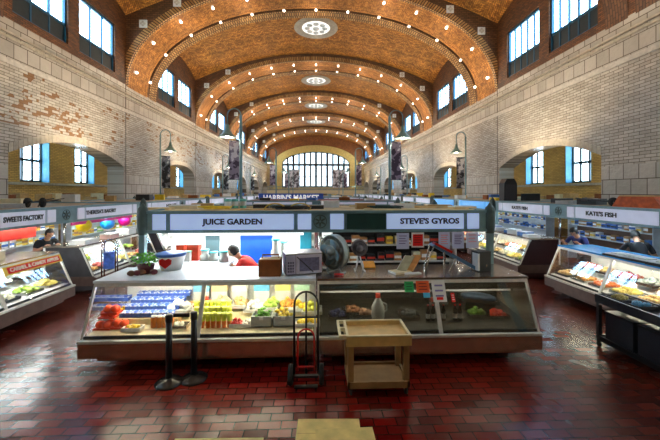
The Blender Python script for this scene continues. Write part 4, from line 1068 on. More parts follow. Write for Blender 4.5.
# ================================================================== SIDE ROWS
LX, RX = -6.13, 7.1
DL = 3.9
names = ['nearest', 'second', 'third', 'fourth', 'fifth', 'sixth', 'seventh', 'eighth', 'ninth']
PALS = [mat('bakery pastry', srgb(220, 160, 80), .5, 0, .35, 25), mat('cut meat', srgb(196, 84, 70), .4, 0, .35, 25), mat('cheese', srgb(240, 214, 110), .5, 0, .2, 25), mat('raw chicken', srgb(240, 190, 120), .4, 0, .3, 25),
        mat('salad leaves', srgb(140, 170, 60), .5, 0, .4, 25), mat('iced fish', srgb(196, 206, 200), .3, 0, .4, 25), mat('orange salmon', srgb(240, 120, 60), .35, 0, .3, 25), mat('cream cakes', srgb(246, 232, 200), .5, 0, .2, 25)]
PNAME = ['pastries', 'cut meat', 'cheese', 'chicken pieces', 'salad leaves', 'iced fish', 'orange salmon', 'cream cakes']
TP = []
for i, m_ in enumerate(PALS):
    p = heap('food_tray', 'x', 'food tray', (0, 0, 0), m_, 26, .05, .28, .34, .09, DKGR if i % 2 else STEEL)
    TP.append(p)
usedtp = [False]*8
def fill_case(loc, rz, Ln, pal, desc, depth=1.25):
    n = int(Ln//.45); c, s = math.cos(rz), math.sin(rz)
    for k in range(2*n):
        row = k//n; lx = .3+(Ln-.55)*(k % n)/max(1, n-1)-.02; ly = (.42, .93)[row]; zz = (.49, .66)[row]
        i = (pal[(k % n) % len(pal)]+3*row) % 8
        x = loc[0]+lx*c-ly*s; y = loc[1]+lx*s+ly*c
        lab = 'tray of %s in the %s' % (PNAME[i], desc)
        if not usedtp[i]:
            usedtp[i] = True; TP[i].location = (x, y, zz); TP[i].rotation_euler = (math.radians(7)*0, 0, rz); TP[i]['label'] = lab; TP[i]['group'] = lab.replace('tray', 'trays')
        else: dup(TP[i], (x, y, zz), rz=rz, label=lab, group=lab.replace('tray', 'trays'))
BST2 = mat('dark brown steel body', srgb(104, 84, 76), .3, .6, .15, 7)
caseL = []
def side_case(side, ya, yb, desc, pal, endnear='glass', tube=TUBE, glass=GLASS, top=CTOP, proto=None, body=BST2):
    Ln = yb-ya
    if side == 'left': loc, rz = (-5.37, ya, 0), PI/2
    else: loc, rz = (5.7, yb, 0), -PI/2
    el, er = (endnear, 'glass') if side == 'left' else ('glass', endnear)
    c = case('display case, '+desc, loc, rz, Ln, glass, tube, WHITE, top, (.5,), el, er, body=body)
    fill_case(loc, rz, Ln, pal, desc)
    return c
BLT_ = 0
BLT = mat('blue lit fish counter top', srgb(60, 160, 230), .25, 0, .1, 6)
side_case('left', 4.45, 7.6, 'sweets counter case nearest on the left', [7, 4, 2])
side_case('left', 8.3, 11.45, 'dark ended bakery case behind the sweets case', [0, 1, 7, 2], DKGR)
side_case('right', 1.8, 4.9, 'fish case at the right edge of the picture', [6, 5, 3], top=BLT, tube=TUBEW)
side_case('right', 4.95, 8.0, 'nearest fish case on the right', [3, 0, 6, 2], top=BLT, tube=TUBEW)
side_case('right', 9.1, 12.2, 'maroon ended fish case behind the nearest one', [2, 4, 3, 7], DKRED, tube=TUBEW)
protoL = side_case('left', 15.3-.05, 18.3, 'second stall case on the left', [0, 1, 2, 3], DKGR)
LC, RC = 8.35, 9.35
for k in range(8):
    yc = LC+7.0*k; zc_l = names[k]
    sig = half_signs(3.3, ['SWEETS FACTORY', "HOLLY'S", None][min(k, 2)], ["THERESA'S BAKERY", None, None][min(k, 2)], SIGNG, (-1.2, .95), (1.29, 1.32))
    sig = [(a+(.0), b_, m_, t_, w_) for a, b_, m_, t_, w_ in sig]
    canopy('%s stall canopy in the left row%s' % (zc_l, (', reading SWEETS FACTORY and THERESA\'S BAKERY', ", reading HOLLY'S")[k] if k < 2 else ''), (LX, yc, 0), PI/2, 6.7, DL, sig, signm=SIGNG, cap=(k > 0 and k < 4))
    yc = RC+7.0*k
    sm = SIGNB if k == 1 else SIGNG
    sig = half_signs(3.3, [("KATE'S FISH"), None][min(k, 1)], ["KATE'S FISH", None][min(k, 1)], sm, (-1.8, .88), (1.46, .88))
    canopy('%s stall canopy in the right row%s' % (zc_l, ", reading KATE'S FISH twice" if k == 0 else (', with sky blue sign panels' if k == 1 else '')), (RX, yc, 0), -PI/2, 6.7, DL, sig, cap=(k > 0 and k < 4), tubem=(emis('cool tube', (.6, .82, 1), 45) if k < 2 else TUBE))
    if k >= 1:
        for j, off in enumerate((-3.3, .15)):
            if k == 1 and j == 0: continue
            lab = 'display case, %s half of the %s stall in the left row' % (('near', 'far')[j], names[k])
            dup(protoL, (-5.37, LC+7*k+off, 0), rz=PI/2, label=lab)
            fill_case((-5.37, LC+7*k+off, 0), PI/2, 3.0, [(k+j) % 8, (k+j+3) % 8], lab[14:]) if k < 4 else None
        for j, off in enumerate((-.15, 3.3)):
            lab = 'display case, %s half of the %s stall in the right row' % (('near', 'far')[j], names[k])
            dup(protoL, (5.7, RC+7*k+off, 0), rz=-PI/2, label=lab)
            fill_case((5.7, RC+7*k+off, 0), -PI/2, 3.0, [(k+j+2) % 8, (k+j+5) % 8], lab[14:]) if k < 4 else None
protoL.location = (-5.37, LC+7-3.3, 0)

# centre row stalls behind the front one
crow = [(13.6, None), (22.5, None), (31.5, None), (40.5, None), (49.5, None), (58.5, None)]
for k, (yc, _) in enumerate(crow):
    canopy('%s centre row canopy behind the front stall' % names[k+1], (.2, yc, 0), 0, 6.4, 3.4, half_signs(3.2, None, None, SIGNG), roofm=[mat('maroon roof awning', srgb(130, 40, 30), .6, 0, .2, 3), ROOFM][k % 2], cap=k < 2)
    for j, x in enumerate((-3.1, .1)):
        lab = 'display case, %s half of the %s centre row stall' % (('left', 'right')[j], names[k+1])
        dup(protoL, (x, yc-1.4, 0), rz=0, label=lab)
        if k < 2: fill_case((x, yc-1.4, 0), 0, 3.0, [(k+j+1) % 8, (k+j+4) % 8], lab[14:])
bl = thing('stall_signboard', "blue signboard reading HARBIN'S MARKET above the centre row", 'sign', (at(291, 18.0), 18.0, zt(291, 203, 18.0)))
Bm = mat('royal blue sign', srgb(60, 100, 200), .4, 0, .15, 4)
bx('board', Bm, (-1.75, 1.75, 0, .1, 0, .52), bl); lettering("HARBIN'S MARKET", .42, mat('white lettering with added glow', srgb(240, 240, 240), .5, emit=.5), bl, Matrix.Translation((0, -.01, .27)) @ RX90, .03, width=3.0)  # letters given a glow of their own, only to read brighter
for x in (-1.5, 1.5): MB().tube([(x, .05, 0), (x, .05, -(zt(291, 203, 18.0)))], .04, 8).build('post', TEAL, bl)

# ------------------------------------------------------------------ back shelving in stalls (goods seen under the canopies)
SHM = mat('white shelf metal', srgb(214, 218, 222), .4, .1, .08, 9)
def shelf_unit(label, loc, rz, Ln, h=1.7, lv=4, back=None):
    t = thing('shelf_unit', label, 'shelves', loc, rz)
    for k in range(lv): bx('shelf', SHM, (0, Ln, 0, .35, .5+(h-.55)*k/(lv-1), .53+(h-.55)*k/(lv-1)), t)
    for x in (0, Ln-.03): bx('side_panel', SHM, (x, x+.03, 0, .35, 0, h), t)
    bx('back_board', back or SHM, (0, Ln, .35, .37, 0, h), t)
    return t
GOODS = [srgb(240, 240, 240), srgb(210, 60, 40), srgb(240, 200, 60), srgb(60, 110, 190), srgb(120, 170, 80), srgb(180, 130, 80), srgb(30, 34, 40), srgb(236, 226, 200)]
BKB = mat('brown back board', srgb(96, 60, 40), .5, 0, .3, 3)
GN = ['white', 'red', 'yellow', 'blue', 'green', 'tan', 'black', 'cream']
GP_ = {}
def goods(loc, rz, Ln, h, lv, desc, cols, step=.2):
    lv = 4
    c, s = math.cos(rz), math.sin(rz)
    for k in range(lv):
        z = .53+(h-.55)*k/(lv-1)
        lx = .14
        if k == 0: continue
        while lx < Ln-.12:
            i = random.choice(cols)
            x = loc[0]+lx*c-.16*s; y = loc[1]+lx*s+.16*c
            lab = '%s packet standing on the %s' % (GN[i], desc); g = lab.replace('packet', 'packets')
            if i not in GP_:
                t = thing('packet', lab, 'packet', (x, y, z), rz, g)
                bx('box', mat('packet '+GN[i], GOODS[i], .5, 0, .15, 12), (-.09, .09, -.08, .08, 0, .2), t, .006)
                bx('band', mat('packet band '+GN[i], GOODS[(i+3) % 8], .5), (-.0905, .0905, -.084, -.08, .06, .13), t); GP_[i] = t
            else: dup(GP_[i], (x, y, z), rz=rz, label=lab, group=g, scale=(random.uniform(.7, 1.15), 1, random.uniform(.6, 1.15)))
            lx += step*random.uniform(.85, 1.2)
units = [((-8.6, 4.9, 0), PI/2, 2.9, 'white shelves behind the sweets counter', [0, 0, 7, 1]), ((-8.6, 8.2, 0), PI/2, 3.2, 'white shelves behind the bakery counter', [0, 7, 2, 0]),
         ((9.6, 8.0, 0), -PI/2, 2.6, 'shelves behind the nearest fish counter', [3, 0, 6]), ((9.6, 12.2, 0), -PI/2, 3.2, 'shelves behind the maroon ended fish case', [0, 3, 7, 5]),
         ((-8.6, 12.0, 0), PI/2, 6.0, 'long shelves of the second left stall', [0, 2, 4, 7]), ((9.6, 19.4, 0), -PI/2, 6.0, 'long shelves of the second right stall', [0, 3, 5, 7]),
         ((.35, 7.5, 0), 0, 2.9, 'shelves at the back of the gyro stall', [2, 5, 6, 6, 7])]
for loc, rz, Ln, desc, cols in units:
    shelf_unit(desc[0].upper()*0+desc+', holding packets', loc, rz, Ln, back=(DARK if 'gyro' in desc else BKB if 'fish' in desc else None)); goods(loc, rz, Ln, 1.7, 3, desc, cols)

# ------------------------------------------------------------------ details of the left row
cb = thing('candy_apple_sign', 'yellow signboard with red band reading CARMEL & CANDY APPLES on the sweets case', 'sign', (-5.58+.0, 6.82, 1.03), PI/2)
cb.rotation_euler = (math.radians(-23), 0, PI/2)
p = bx('board', mat('yellow sign board', srgb(236, 196, 70), .5, 0, .08, 8), (-.68, .64, -.03, -.015, -.05, .11), cb)
bx('red_band', RD, (-.62, .58, -.036, -.03, -.03, .09), cb)
lettering('CARMEL & CANDY APPLES', .1, mat('cream lettering', srgb(250, 240, 220), .5), cb, Matrix.Translation((-.02, -.04, .03)) @ RX90, .03, width=1.12)
o = bx('red_awning_panel', mat('scarlet panel', srgb(176, 26, 8), .45, 0, .1, 6), (-6.5, -6.46, 6.3, 7.9, 1.47, 1.735)); tag(o, 'scarlet panel hanging under the left end sign of the sweets stall', 'panel')
o = bx('magenta_trim_board', mat('magenta board', srgb(220, 20, 130), .4, 0, .08, 6), (-6.12, -6.08, 8.5, 11.2, 1.66, 1.735)); tag(o, 'magenta strip board under the bakery sign', 'trim board')
BALLS = [(84, 225.5, 9.1, .18, mat('yellow globe', srgb(240, 206, 20), .3, 0, .2, 5), 'yellow'), (107.5, 223, 10.5, .2, mat('blue green globe', srgb(20, 120, 190), .3, 0, .5, 3), 'blue and green'), (124.5, 220.5, 11.5, .19, mat('magenta globe', srgb(236, 20, 140), .3, 0, .1, 5), 'magenta')]
for px, py, Y, r_, m_, cn in BALLS:
    x = at(px, Y); z = zt(px, py, Y)
    t = thing('paper_lantern', '%s round paper lantern hanging in the bakery stall' % cn, 'lantern', (x, Y, z))
    prof = [(r_*math.sin(PI*k/16), -r_*math.cos(PI*k/16)+(.004 if k % 2 else 0)) for k in range(17)]
    MB().lathe(prof, n=20).build('globe', m_, t); MB().tube([(0, 0, r_), (0, 0, 2.1-z)], .006, 5).build('cord', BLACK, t)
# chrome rack by bakery case
t = thing('chrome_rack', 'looped chrome bag rack standing by the bakery case', 'rack', (at(111, 8.3), 8.25, 0), math.radians(20))
mb = MB()
for y in (-.12, .12):
    mb.tube([(-.14, y, 0), (-.14, y, 1.2)]+[(-.14*math.cos(PI*k/8), y, 1.2+.14*math.sin(PI*k/8)) for k in range(1, 8)]+[(.14, y, 1.2), (.14, y, 0)], .016, 8)
for z in (.3, .75, 1.1): mb.tube([(-.14, -.12, z), (-.14, .12, z)], .01, 6); mb.tube([(.14, -.12, z), (.14, .12, z)], .01, 6)
mb.build('frame', CHROME, t); bx('blue_bag', mat('blue white bag', srgb(70, 110, 200), .5, 0, .4, 12), (-.11, .11, -.1, .1, .65, 1.05), t, .03)
# boxes on top of counters, both rows
def carton(label, loc, w, d, h, m_, rz=0, flap=True, name='carton', cat='box'):
    t = thing(name, label, cat, loc, rz)
    bx('body', m_, (-w/2, w/2, -d/2, d/2, 0, h), t, .004)
    bx('tape' if flap else 'lid', CREAM if flap else WHITE, (-w/2, w/2, -.03, .03, h, h+.003) if flap else (-w/2-.005, w/2+.005, -d/2-.005, d/2+.005, h, h+.02), t)
    return t
for i, (x, y, w, d, h, m_, lab) in enumerate(((-6.1, 6.0, .4, .35, .22, WHITE, 'white cake box on the near end of the sweets counter'), (-6.25, 6.6, .3, .3, .16, CREAM, 'cream cake box on the sweets counter'),
        (-5.95, 5.45, .3, .3, .3, CARD, 'small carton at the left edge on the sweets counter'), (-5.95, 8.75, .55, .4, .09, WHITE, 'flat white cake box on the bakery case end'), (-5.9, 9.7, .4, .3, .12, mat('pink cake box', srgb(240, 200, 190), .5), 'pink cake box on the bakery case'),
        (-6.0, 10.7, .4, .4, .14, WHITE, 'white cake box at the far end of the bakery case'))):
    carton(lab, (x, y, 1.18), w, d, h, m_, PI/2, False, 'cake_box')
for i, (y, h, lab) in enumerate(((6.4, .04, 'lowest black fish tray on the blue lit counter'), (6.1, .04, 'second black fish tray on the blue lit counter'), (5.5, .05, 'black fish tray nearest the right edge'))):
    t = thing('fish_tray', lab, 'tray', (6.25, y, 1.18), PI/2+.1)
    bx('tray', BLACK, (-.3, .3, -.22, .22, 0, h), t, .006); bx('liner', SHM, (-.27, .27, -.19, .19, h, h+.012), t)
    bx('fish_slices', PALS[5], (-.2, .2, -.12, .12, h+.012, h+.03), t)
for i in range(7):
    y = 9.4+i*.42
    t = thing('wrapped_tray', 'blue and white wrapped tray on the maroon ended case, %s' % (['nearest', 'second', 'third', 'fourth', 'fifth', 'sixth', 'farthest'][i]), 'tray', (6.3+.1*(i % 2), y, 1.18), .3*i)
    bx('tray', [WHITE, mat('steel blue film', srgb(80, 130, 200), .3, 0, .3, 14)][i % 2], (-.18, .18, -.14, .14, 0, .07+.03*(i % 3)), t, .02); bx('film', SHM, (-.17, .17, -.13, .13, .08+.03*(i % 3)-.01, .085+.03*(i % 3)), t)

# ------------------------------------------------------------------ clutter on canopy roofs
def plank(label, x0, y0, x1, y1, z, w, th, m_):
    L_ = math.hypot(x1-x0, y1-y0)
    o = bx('plank', m_, (-L_/2, L_/2, -w/2, w/2, 0, th), bevel=.004); o.location = ((x0+x1)/2, (y0+y1)/2, z); o.rotation_euler = (0, 0, math.atan2(y1-y0, x1-x0)); tag(o, label, 'plank')
ZR = 2.12
PINE = mat('pine board', srgb(226, 196, 140), .6, 0, .2, 5)
plank('pale pine plank on the left half of the front stall roof', -2.9, 6.5, -.9, 7.2, ZR, .14, .03, PINE)
plank('pine plank behind the lamp bulbs boxes on the front stall roof', -2.6, 7.9, -.2, 8.4, ZR, .2, .03, PINE)
plank('cream plank on the right half of the front stall roof', 1.0, 6.9, 3.2, 6.6, ZR, .16, .03, CREAM)
plank('long pine plank at the back right of the front stall roof', .9, 8.6, 3.2, 7.6, ZR, .2, .04, PINE)
carton('brown carton in the middle of the front stall roof', (at(365, 7.4), 7.4, ZR), .42, .3, .13, CARD)
carton('pale carton on the right of the front stall roof', (at(402, 7.8), 7.8, ZR), .5, .3, .11, WHITE, .1)
PB = mat('green blue printed pack', srgb(110, 190, 170), .4, 0, .5, 9)
for i, px in enumerate((228, 235, 243)):
    t = thing('paper_towel_pack', 'green and blue wrapped paper towel pack on the front stall roof, %s' % ('left', 'middle', 'right')[i], 'paper towels', (at(px, 7.7+.1*i), 7.7+.1*i, ZR))
    MB().lathe([(0, 0), (.075, 0), (.08, .02), (.08, .2), (.07, .22), (0, .22)], n=16).build('roll', PB, t); MB().lathe([(.082, .06), (.082, .16)], n=16).build('printed_band', WHITE, t)
def hose(label, x, y, z, r_, n, m_, name='coiled_hose', lift=.02):
    o = MB().tube([((r_-.02*k/12)*math.cos(2*PI*k/12)+.1*math.sin(k*.35), (r_*.7)*math.sin(2*PI*k/12), .02+lift*k/12) for k in range(n*12)], .015, 6).build(name, m_, loc=(x, y, z)); tag(o, label, 'hose')
hose('yellow coiled hose on the left of the front stall roof', at(215, 7.1), 7.1, ZR, .3, 3, YP)
hose('black coiled cable in the middle of the front stall roof', at(290, 7.0), 7.0, ZR, .4, 3, BLACK, 'coiled_cable')
hose('dark green coiled hose right of the brown carton on the roof', at(385, 7.2), 7.2, ZR, .35, 3, DTEAL)
for i, (px, Y, w_, h_, m_, lab) in enumerate(((160, 7.2, .5, .05, PINE, 'flat pine offcut at the far left of the front stall roof'), (185, 7.6, .6, .07, CREAM, 'cream flat box left of the yellow hose on the front roof'), (203, 8.3, .5, .1, CARD, 'tan flat carton at the back left of the front roof'),
        (262, 7.6, .35, .1, DKGR, 'dark grey tool case right of the towel packs'), (312, 7.5, .5, .08, DKGR, 'charcoal flat case in the middle of the front roof'), (330, 8.2, .4, .14, WHITE, 'white box behind the charcoal flat case'),
        (438, 8.0, .6, .07, CARD, 'tan flat box near the right end of the front roof'), (462, 7.2, .5, .05, PINE, 'pine offcut at the far right of the front stall roof'))):
    carton(lab, (at(px, Y), Y, ZR), w_, .3, h_, m_, .1*(i % 3), i % 2 == 0, name='roof_box')
for i, (px, Y) in enumerate(((275, 6.8), (300, 6.9))):
    o = MB().tube([(.22*math.cos(PI*k/10), .05*k/10, .13*math.sin(PI*k/10)+.012) for k in range(11)], .013, 6).build('hose_loop', mat('yellow hose rubber', srgb(220, 190, 60), .5), loc=(at(px, Y), Y, ZR)); tag(o, 'yellow hose loop arching above the front stall roof, %s one' % ('left', 'right')[i], 'hose')
# side roofs
ROOFI = [(-7.2, 6.6, 'red crate on the near left stall roof', RED, .45, .35, .22), (-7.6, 7.4, 'tan carton on the near left stall roof', CARD, .6, .4, .16), (-7.3, 8.3, 'grey bin lid on the near left stall roof', GC, .5, .5, .1), (-8.6, 6.2, 'brown sack shaped carton at the back of the near left roof', CARDB, .9, .5, .25),
         (-8.3, 9.3, 'cream carton at the back of the near left roof', CREAM, .6, .4, .2), (8.3, 9.6, 'black bin beside the orange crate on the right stall roof', BLACK, .6, .5, .18), (8.6, 11.2, 'dark carton on the right stall roof', DKGR, .6, .4, .16), (8.2, 10.4, 'grey flat box on the right stall roof', GC, .7, .4, .1)]
for x, y, lab, m_, w, d, h in ROOFI: carton(lab, (x, y, ZR), w, d, h, m_, .4, name='roof_box')
t = thing('wicker_tray', 'large orange brown wooden crate on the near right stall roof', 'crate', (7.9, 7.6, ZR), PI/2+.15)
MB().prism([(-.55, 0), (.55, 0), (.38, .27), (-.38, .27)], -.3, .3, 'y').build('crate', mat('orange brown wood', srgb(190, 84, 30), .6, 0, .3, 9), t); bx('slat', CARDB, (-.5, .5, -.31, -.3, .06, .12), t); bx('lid', CARD, (-.38, .38, -.28, .28, .27, .3), t)
for x, y, lab in ((7.8, 8.8, 'black folded trolley lying on the right stall roof'), (-7.0, 8.9, 'black folded trolley lying on the left stall roof')):
    t = thing('folded_trolley', lab, 'trolley', (x, y, ZR), PI/2+.2)
    mb = MB()
    for s in (-.12, .12): mb.tube([(-.6, s, .03), (-.5, s, .12), (.55, s, .2)], .018, 6)
    for xx in (-.5, -.2, .1, .4): mb.tube([(xx, -.12, .14), (xx, .12, .14)], .014, 6)
    mb.build('frame', BLACK, t)
    for s in (-.16, .16): MB().lathe([(.03, -.02), (.12, -.02), (.12, .02), (.03, .02)], n=16, M=Matrix.Translation((-.5, s, .12)) @ Matrix.Rotation(PI/2, 4, 'X')).build('wheel', RUBBER, t)
cols_ = [(WHITE, 'white'), (CARD, 'tan'), (DKGR, 'dark grey'), (mat('yellow tub', srgb(236, 200, 40), .5), 'yellow'), (mat('blue tub', srgb(60, 110, 180), .5), 'blue'), (CARDB, 'brown')]
kk = 0
for row, X0, C0 in (('left', -8.2, LC), ('right', 9.1, RC)):
    for k in range(1, 5):
        for j in range(5):
            m_, cn = cols_[kk % 6]; kk += 1
            y = C0+7*k-2.6+1.25*j+random.uniform(-.2, .2)
            w, d, h = random.uniform(.3, .7), random.uniform(.3, .5), random.uniform(.12, .32)
            carton('%s box %s along the roof of the %s stall in the %s row' % (cn, ['first', 'second', 'third', 'fourth', 'fifth'][j], names[k], row), (X0+random.uniform(-1, 1), y, ZR), w, d, h, m_, random.uniform(-.3, .3), name='roof_box')
for k, (yc, _) in enumerate(crow[:4]):
    for j in range(5):
        m_, cn = cols_[(kk*5+j*2) % 6]; kk += 1
        carton('%s box %s from the left on the %s centre row roof' % (cn, ['first', 'second', 'third', 'fourth', 'fifth'][j], names[k+1]), (-2.4+1.2*j+random.uniform(-.3, .3), yc+random.uniform(.5, 2.8), ZR), random.uniform(.3, .7), .4, random.uniform(.08, .2), m_, random.uniform(-.3, .3), name='roof_box')
# dark tall cabinet by right arch
t = thing('locker', 'tall dark cabinet on the right row roof beneath the tiled pier', 'cabinet', (at(508, 13.9), 13.9, ZR))
MB().prism([(-.28, 0), (.28, 0), (.28, .75), (.16, .95), (-.16, .95), (-.28, .75)], -.2, .2, 'y').build('body', mat('charcoal cabinet', srgb(36, 34, 40), .4, 0, .1, 9), t); bx('door', mat('charcoal door', srgb(56, 52, 60), .4, 0, .1, 9), (-.22, .22, -.215, -.2, .05, .7), t)
# mezzanine clutter seen through the arches: benches along the aisle
for s, sx in (('left', -1), ('right', 1)):
    for i, y in enumerate((16.5, 20.2, 24.0)):
        t = thing('aisle_table', 'long table with stacked tan cartons behind the near %s arch, %s' % (s, ['nearest', 'middle', 'farthest'][i]), 'table', (sx*15.2, y, 0), PI/2)
        bx('top', CARD, (-1.5, 1.5, -.4, .4, 1.9, 1.95), t)
        for xx in (-1.4, 1.4):
            for yy in (-.35, .35): MB().box(xx-.03, xx+.03, yy-.03, yy+.03, 0, 1.9).build('leg', BLACK, t)
        for j in range(4): carton('tan carton %s on the %s table behind the near %s arch' % (['nearest', 'second', 'third', 'farthest'][j], ['nearest', 'middle', 'farthest'][i], s), (sx*15.2, y-1.1+.72*j, 1.95), .55, .5, random.uniform(.2, .55), [CARD, CREAM, CARDB, CARD][j], 0, name='aisle_box')

# ================================================================== PEOPLE
def skin_mesh(verts, edges, root, sub=2):
    me = bpy.data.meshes.new('sk'); me.from_pydata([v[0] for v in verts], edges, [])
    o = bpy.data.objects.new('sk', me); COL.objects.link(o)
    md = o.modifiers.new('s', 'SKIN'); md.use_smooth_shade = True
    if not me.skin_vertices: me.attributes  # layer created with the modifier
    bpy.context.view_layer.objects.active = o
    if not me.skin_vertices:
        bm_ = bmesh.new(); bm_.from_mesh(me); bm_.verts.layers.skin.verify(); bm_.to_mesh(me); bm_.free()
    for i, v in enumerate(verts):
        sv = me.skin_vertices[0].data[i]; r_ = v[1]
        sv.radius = (r_, r_) if not isinstance(r_, tuple) else r_
        sv.use_root = (i == root)
    s2 = o.modifiers.new('u', 'SUBSURF'); s2.levels = sub; s2.render_levels = sub
    dg = bpy.context.evaluated_depsgraph_get(); dg.update()
    out = bpy.data.meshes.new_from_object(o.evaluated_get(dg))
    bpy.data.objects.remove(o); bpy.data.meshes.remove(me)
    return out
def person(label, loc, rz, lean, shirt, trousers, handL, handR, head_down=.3, skirt=None, cap=None):
    t = thing('person', label, 'person', loc, rz); t.scale = (.96,)*3
    def T(p):                       # lean torso forward (towards -y) about pelvis
        v = Vector(p)-Vector((0, 0, .95)); R = Matrix.Rotation(lean, 3, 'X'); return tuple(R @ v+Vector((0, 0, .95)))
    hd = T((0, -.02, 1.60))
    neck, chest, belly, pel = T((0, .0, 1.46)), T((0, 0, 1.28)), T((0, 0, 1.1)), (0, 0, .95)
    V = [(pel, (.15, .11)), (belly, (.135, .10)), (chest, (.155, .11)), (neck, (.055, .055)), (hd, (.075, .085)),
         ((-.09, 0, .82), .088), ((-.1, -.01, .48), .06), ((-.1, .02, .08), .038), ((-.1, -.14, .035), .035),
         ((.09, 0, .82), .088), ((.1, -.01, .48), .06), ((.1, .02, .08), .038), ((.1, -.14, .035), .035)]
    E = [(0, 1), (1, 2), (2, 3), (3, 4), (0, 5), (5, 6), (6, 7), (7, 8), (0, 9), (9, 10), (10, 11), (11, 12)]
    arms = []
    for s, H in ((-1, handL), (1, handR)):
        sh = Vector(T((s*.19, 0, 1.41))); H = Vector(H); d = (H-sh); L_ = min(d.length, .56); d.normalize(); H = sh+d*L_
        mid = (sh+H)/2; bend = math.sqrt(max(0, .29**2-(L_/2)**2)); el = mid+Vector((s*.5, .35, -.8)).normalized()*bend
        i = len(V); V += [(tuple(sh), .058), (tuple(el), .042), (tuple(H), .028)]; E += [(2, i), (i, i+1), (i+1, i+2)]; arms.append((sh, el, H))
    me = skin_mesh(V, E, 0)
    b = MB(); b.bm.from_mesh(me)
    HM = Matrix.Translation(hd) @ Matrix.Rotation(lean*.6+head_down, 4, 'X')
    def hb(c, r_, sc): 
        g = bmesh.ops.create_icosphere(b.bm, subdivisions=3, radius=1, matrix=HM @ Matrix.Translation(c) @ Matrix.Diagonal((r_*sc[0], r_*sc[1], r_*sc[2], 1)))
        for v in g['verts']:
            for f in v.link_faces: f.smooth = True
    hb((0, 0, .06), .1, (.78, .95, 1.18)); hb((0, -.095, .05), .02, (.7, 1.1, 1.3)); hb((-.078, 0, .055), .025, (.4, .8, 1.2)); hb((.078, 0, .055), .025, (.4, .8, 1.2)); hb((0, -.08, .0), .03, (1, .5, .35))
    for sh, el, H in arms:
        d = (H-el).normalized(); sd = d.cross(Vector((0, 0, 1))).normalized(); side_ = 1
        palm = H+d*.045
        b.tube([H, H+d*.04, H+d*.085], [.026, .038, .034], 8)
        for k, ln in enumerate((.062, .075, .07, .055)):
            o_ = sd*(.027-.018*k); b.tube([H+d*.075+o_, H+d*(.08+ln*.55)+o_, H+d*(.08+ln*.9)+o_+Vector((0, 0, -.02))], [.009, .0085, .007], 6)
        b.tube([H+d*.02+sd*.025, H+d*.05+sd*.055, H+d*.085+sd*.055], [.012, .011, .008], 6)
    b.uv = True
    body = b.build('body', SKIN, t); 
    for p in body.data.polygons: p.use_smooth = True
    # shirt
    V = [(pel, (.165, .125)), (belly, (.15, .115)), (chest, (.17, .125)), (T((0, .005, 1.475)), (.066, .066))]; E = [(0, 1), (1, 2), (2, 3)]
    for sh, el, H in arms:
        i = len(V); V += [(tuple(sh), .07), (tuple(sh.lerp(el, .75)), .058)]; E += [(2, i), (i, i+1)]
    me = skin_mesh(V, E, 0); o = bpy.data.objects.new('shirt', me); COL.objects.link(o); o.parent = t; me.materials.clear(); me.materials.append(shirt)
    V = [((0, 0, .93), (.155, .12)), ((-.09, 0, .8), .1), ((-.1, -.01, .48), .075), ((-.1, .02, .08), .058), ((.09, 0, .8), .1), ((.1, -.01, .48), .075), ((.1, .02, .08), .058)]
    me = skin_mesh(V, [(0, 1), (1, 2), (2, 3), (0, 4), (4, 5), (5, 6)], 0); o = bpy.data.objects.new('trousers', me); COL.objects.link(o); o.parent = t; me.materials.clear(); me.materials.append(trousers)
    hb_ = MB(); g = bmesh.ops.create_icosphere(hb_.bm, subdivisions=3, radius=1, matrix=HM @ Matrix.Translation((0, .02, .07)) @ Matrix.Diagonal((.094, .106, .128, 1)))
    for f in hb_.bm.faces: f.smooth = True
    inv = HM.inverted(); dele = [v for v in hb_.bm.verts if (inv @ v.co).y < -.045 and (inv @ v.co).z < .12 or (inv @ v.co).z < -.035]
    bmesh.ops.delete(hb_.bm, geom=dele, context='VERTS'); hb_.build('hair', HAIR, t)
    mb = MB()
    for s in (-1, 1): g = bmesh.ops.create_icosphere(mb.bm, subdivisions=2, radius=.009, matrix=HM @ Matrix.Translation((s*.032, -.09, .07)))
    mb.build('eyes', BLACK, t)
    if cap: 
        c_ = MB(); c_.lathe([(.1, .1), (.098, .15), (.06, .19), (0, .2)], n=16, M=HM); c_.build('cap', cap, t)
    for s in (-1, 1): MB().ball((s*.1, -.07, .045), .07, 2, (.62, 1.75, .62)).build('shoe', BLACK, t)
    return t
BS = mat('black cotton', srgb(20, 18, 24), .8, 0, .2, 20); NV = mat('navy jacket', srgb(34, 44, 110), .7, 0, .3, 12); JN = mat('dark trousers', srgb(36, 38, 50), .8, 0, .2, 20)
person('person in a black shirt with dark hair looking down behind the sweets counter', (-7.05, 8.8, 0), math.radians(60), .62, BS, JN, (-.15, -.55, 1.2), (.15, -.55, 1.2))
person('person in a navy jacket leaning over the fish counter', (7.35, 8.75, 0), math.radians(-70), .68, NV, JN, (-.2, -.6, 1.2), (.2, -.6, 1.2), .5)
person('person in a black short sleeved shirt with back turned behind the fish counter', (7.4, 7.2, 0), math.radians(150), .6, BS, JN, (-.3, -.5, 1.1), (.35, -.4, 1.1), .4)
person('person in a red shirt bending over the juice stall table', (-1.07, 6.38, 0), math.radians(-88), .82, mat('red shirt', srgb(222, 40, 26), .7, 0, .1, 12), JN, (-.2, -.75, 1.12), (.2, -.7, 1.12), .2)

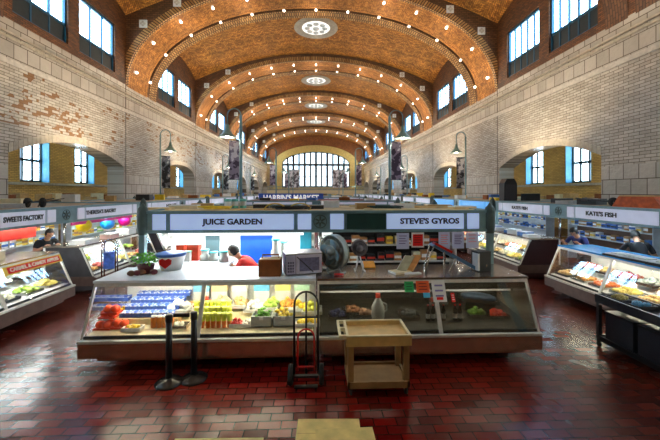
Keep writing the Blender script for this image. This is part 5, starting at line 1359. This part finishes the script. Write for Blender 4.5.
# ================================================================== LIGHT
world = bpy.data.worlds.new('World'); S.world = world; world.use_nodes = True
nt = world.node_tree; bg = nt.nodes['Background']
tc = nt.nodes.new('ShaderNodeTexCoord'); sp = nt.nodes.new('ShaderNodeSeparateXYZ'); nt.links.new(tc.outputs['Generated'], sp.inputs[0])
rp = nt.nodes.new('ShaderNodeValToRGB'); rp.color_ramp.elements[0].position = .0; rp.color_ramp.elements[0].color = (.8, .93, 1, 1)
rp.color_ramp.elements[1].position = .6; rp.color_ramp.elements[1].color = (.25, .6, 1, 1)
nt.links.new(sp.outputs[2], rp.inputs[0]); nt.links.new(rp.outputs[0], bg.inputs[0])
bg.inputs[1].default_value = 16.0
def portal(loc, rot, sx_, sy_):
    l = bpy.data.lights.new('window portal', 'AREA'); l.shape = 'RECTANGLE'; l.size = sx_; l.size_y = sy_; l.cycles.is_portal = True
    o = bpy.data.objects.new('window portal', l); COL.objects.link(o); o.location = loc; o.rotation_euler = rot
for sx in (-1, 1):
    # light travels inwards: -Z of the lamp towards the nave
    for b in bays:
        for o0, o1 in ((.38, 3.32), (4.08, 7.05)):
            portal((sx*(W+.32), b[0]+(o0+o1)/2, 11.07), (0, sx*PI/2, 0), 2.9, o1-o0)
    portal((sx*(XB+.62), 40, 4.4), (0, sx*PI/2, 0), 2.8, 84)
portal((0, Y1+.5, 8), (-PI/2, 0, 0), 17, 9)
def lamp(kind, loc, power, col, size=.1, rot=(0, 0, 0), sy_=None, spot=None, name='lamp light'):
    l = bpy.data.lights.new(name, kind); l.energy = power; l.color = col
    if kind == 'AREA': l.shape = 'RECTANGLE'; l.size = size; l.size_y = sy_ or size
    elif kind == 'SPOT': l.spot_size = spot or 2.0; l.spot_blend = .6; l.shadow_soft_size = size
    else: l.shadow_soft_size = size
    o = bpy.data.objects.new(name, l); COL.objects.link(o); o.location = loc; o.rotation_euler = rot
    return o
# glow of the rows of bulbs: one lamp inside every few sockets
for ri, r in enumerate(ribs):
    for k in range(7):
        t = .08+.84*k/6; x, z = rib_pt(t, .35)
        for yo in (.75, 2.8): lamp('POINT', (x*.93, r+yo, z-.5), 34, (1, .8, .55), .2, name='bulb row light')
# added spots with no fixture, to light the brick vault
for y in (17, 29, 41, 53, 65, 77):
    for x in (-8.6, 8.6): lamp('SPOT', (x, y, 3.2), 1250, (1, .85, .62), .15, (PI, math.radians(-22 if x < 0 else 22), 0), spot=2.1, name='added vault fill')
# lamps under the gooseneck shades; the pair by the camera is added front fill
for y in (2.5, 20.0, 37.5, 55.0):
    for d in (-1, 1): lamp('SPOT', (d*5.3, y, 6.0), 550 if y > 3 else 650, (1, .9, .75), .1, (0, 0, 0), spot=2.4, name='shade light')

for y in (24.6, 40.7, 57.5):
    for d in (-1, 1): lamp('SPOT', (d*10.6, y, 5.55), 950, (.92, .97, 1), .12, (0, math.radians(d*25), 0), spot=2.7, name='wall shade light')
cam = bpy.data.cameras.new('Camera'); co = bpy.data.objects.new('Camera', cam); COL.objects.link(co)
co.location = (0, 0, EYE); co.rotation_euler = (PI/2, 0, -YAW); cam.lens = 18; cam.sensor_width = 36; cam.shift_y = -28/660; cam.clip_end = 300; cam.clip_start = .05
S.camera = co
S.view_settings.view_transform = 'Standard'; S.view_settings.look = 'None'; S.view_settings.gamma = 1; S.view_settings.exposure = 0.15; S.view_settings.use_curve_mapping = False
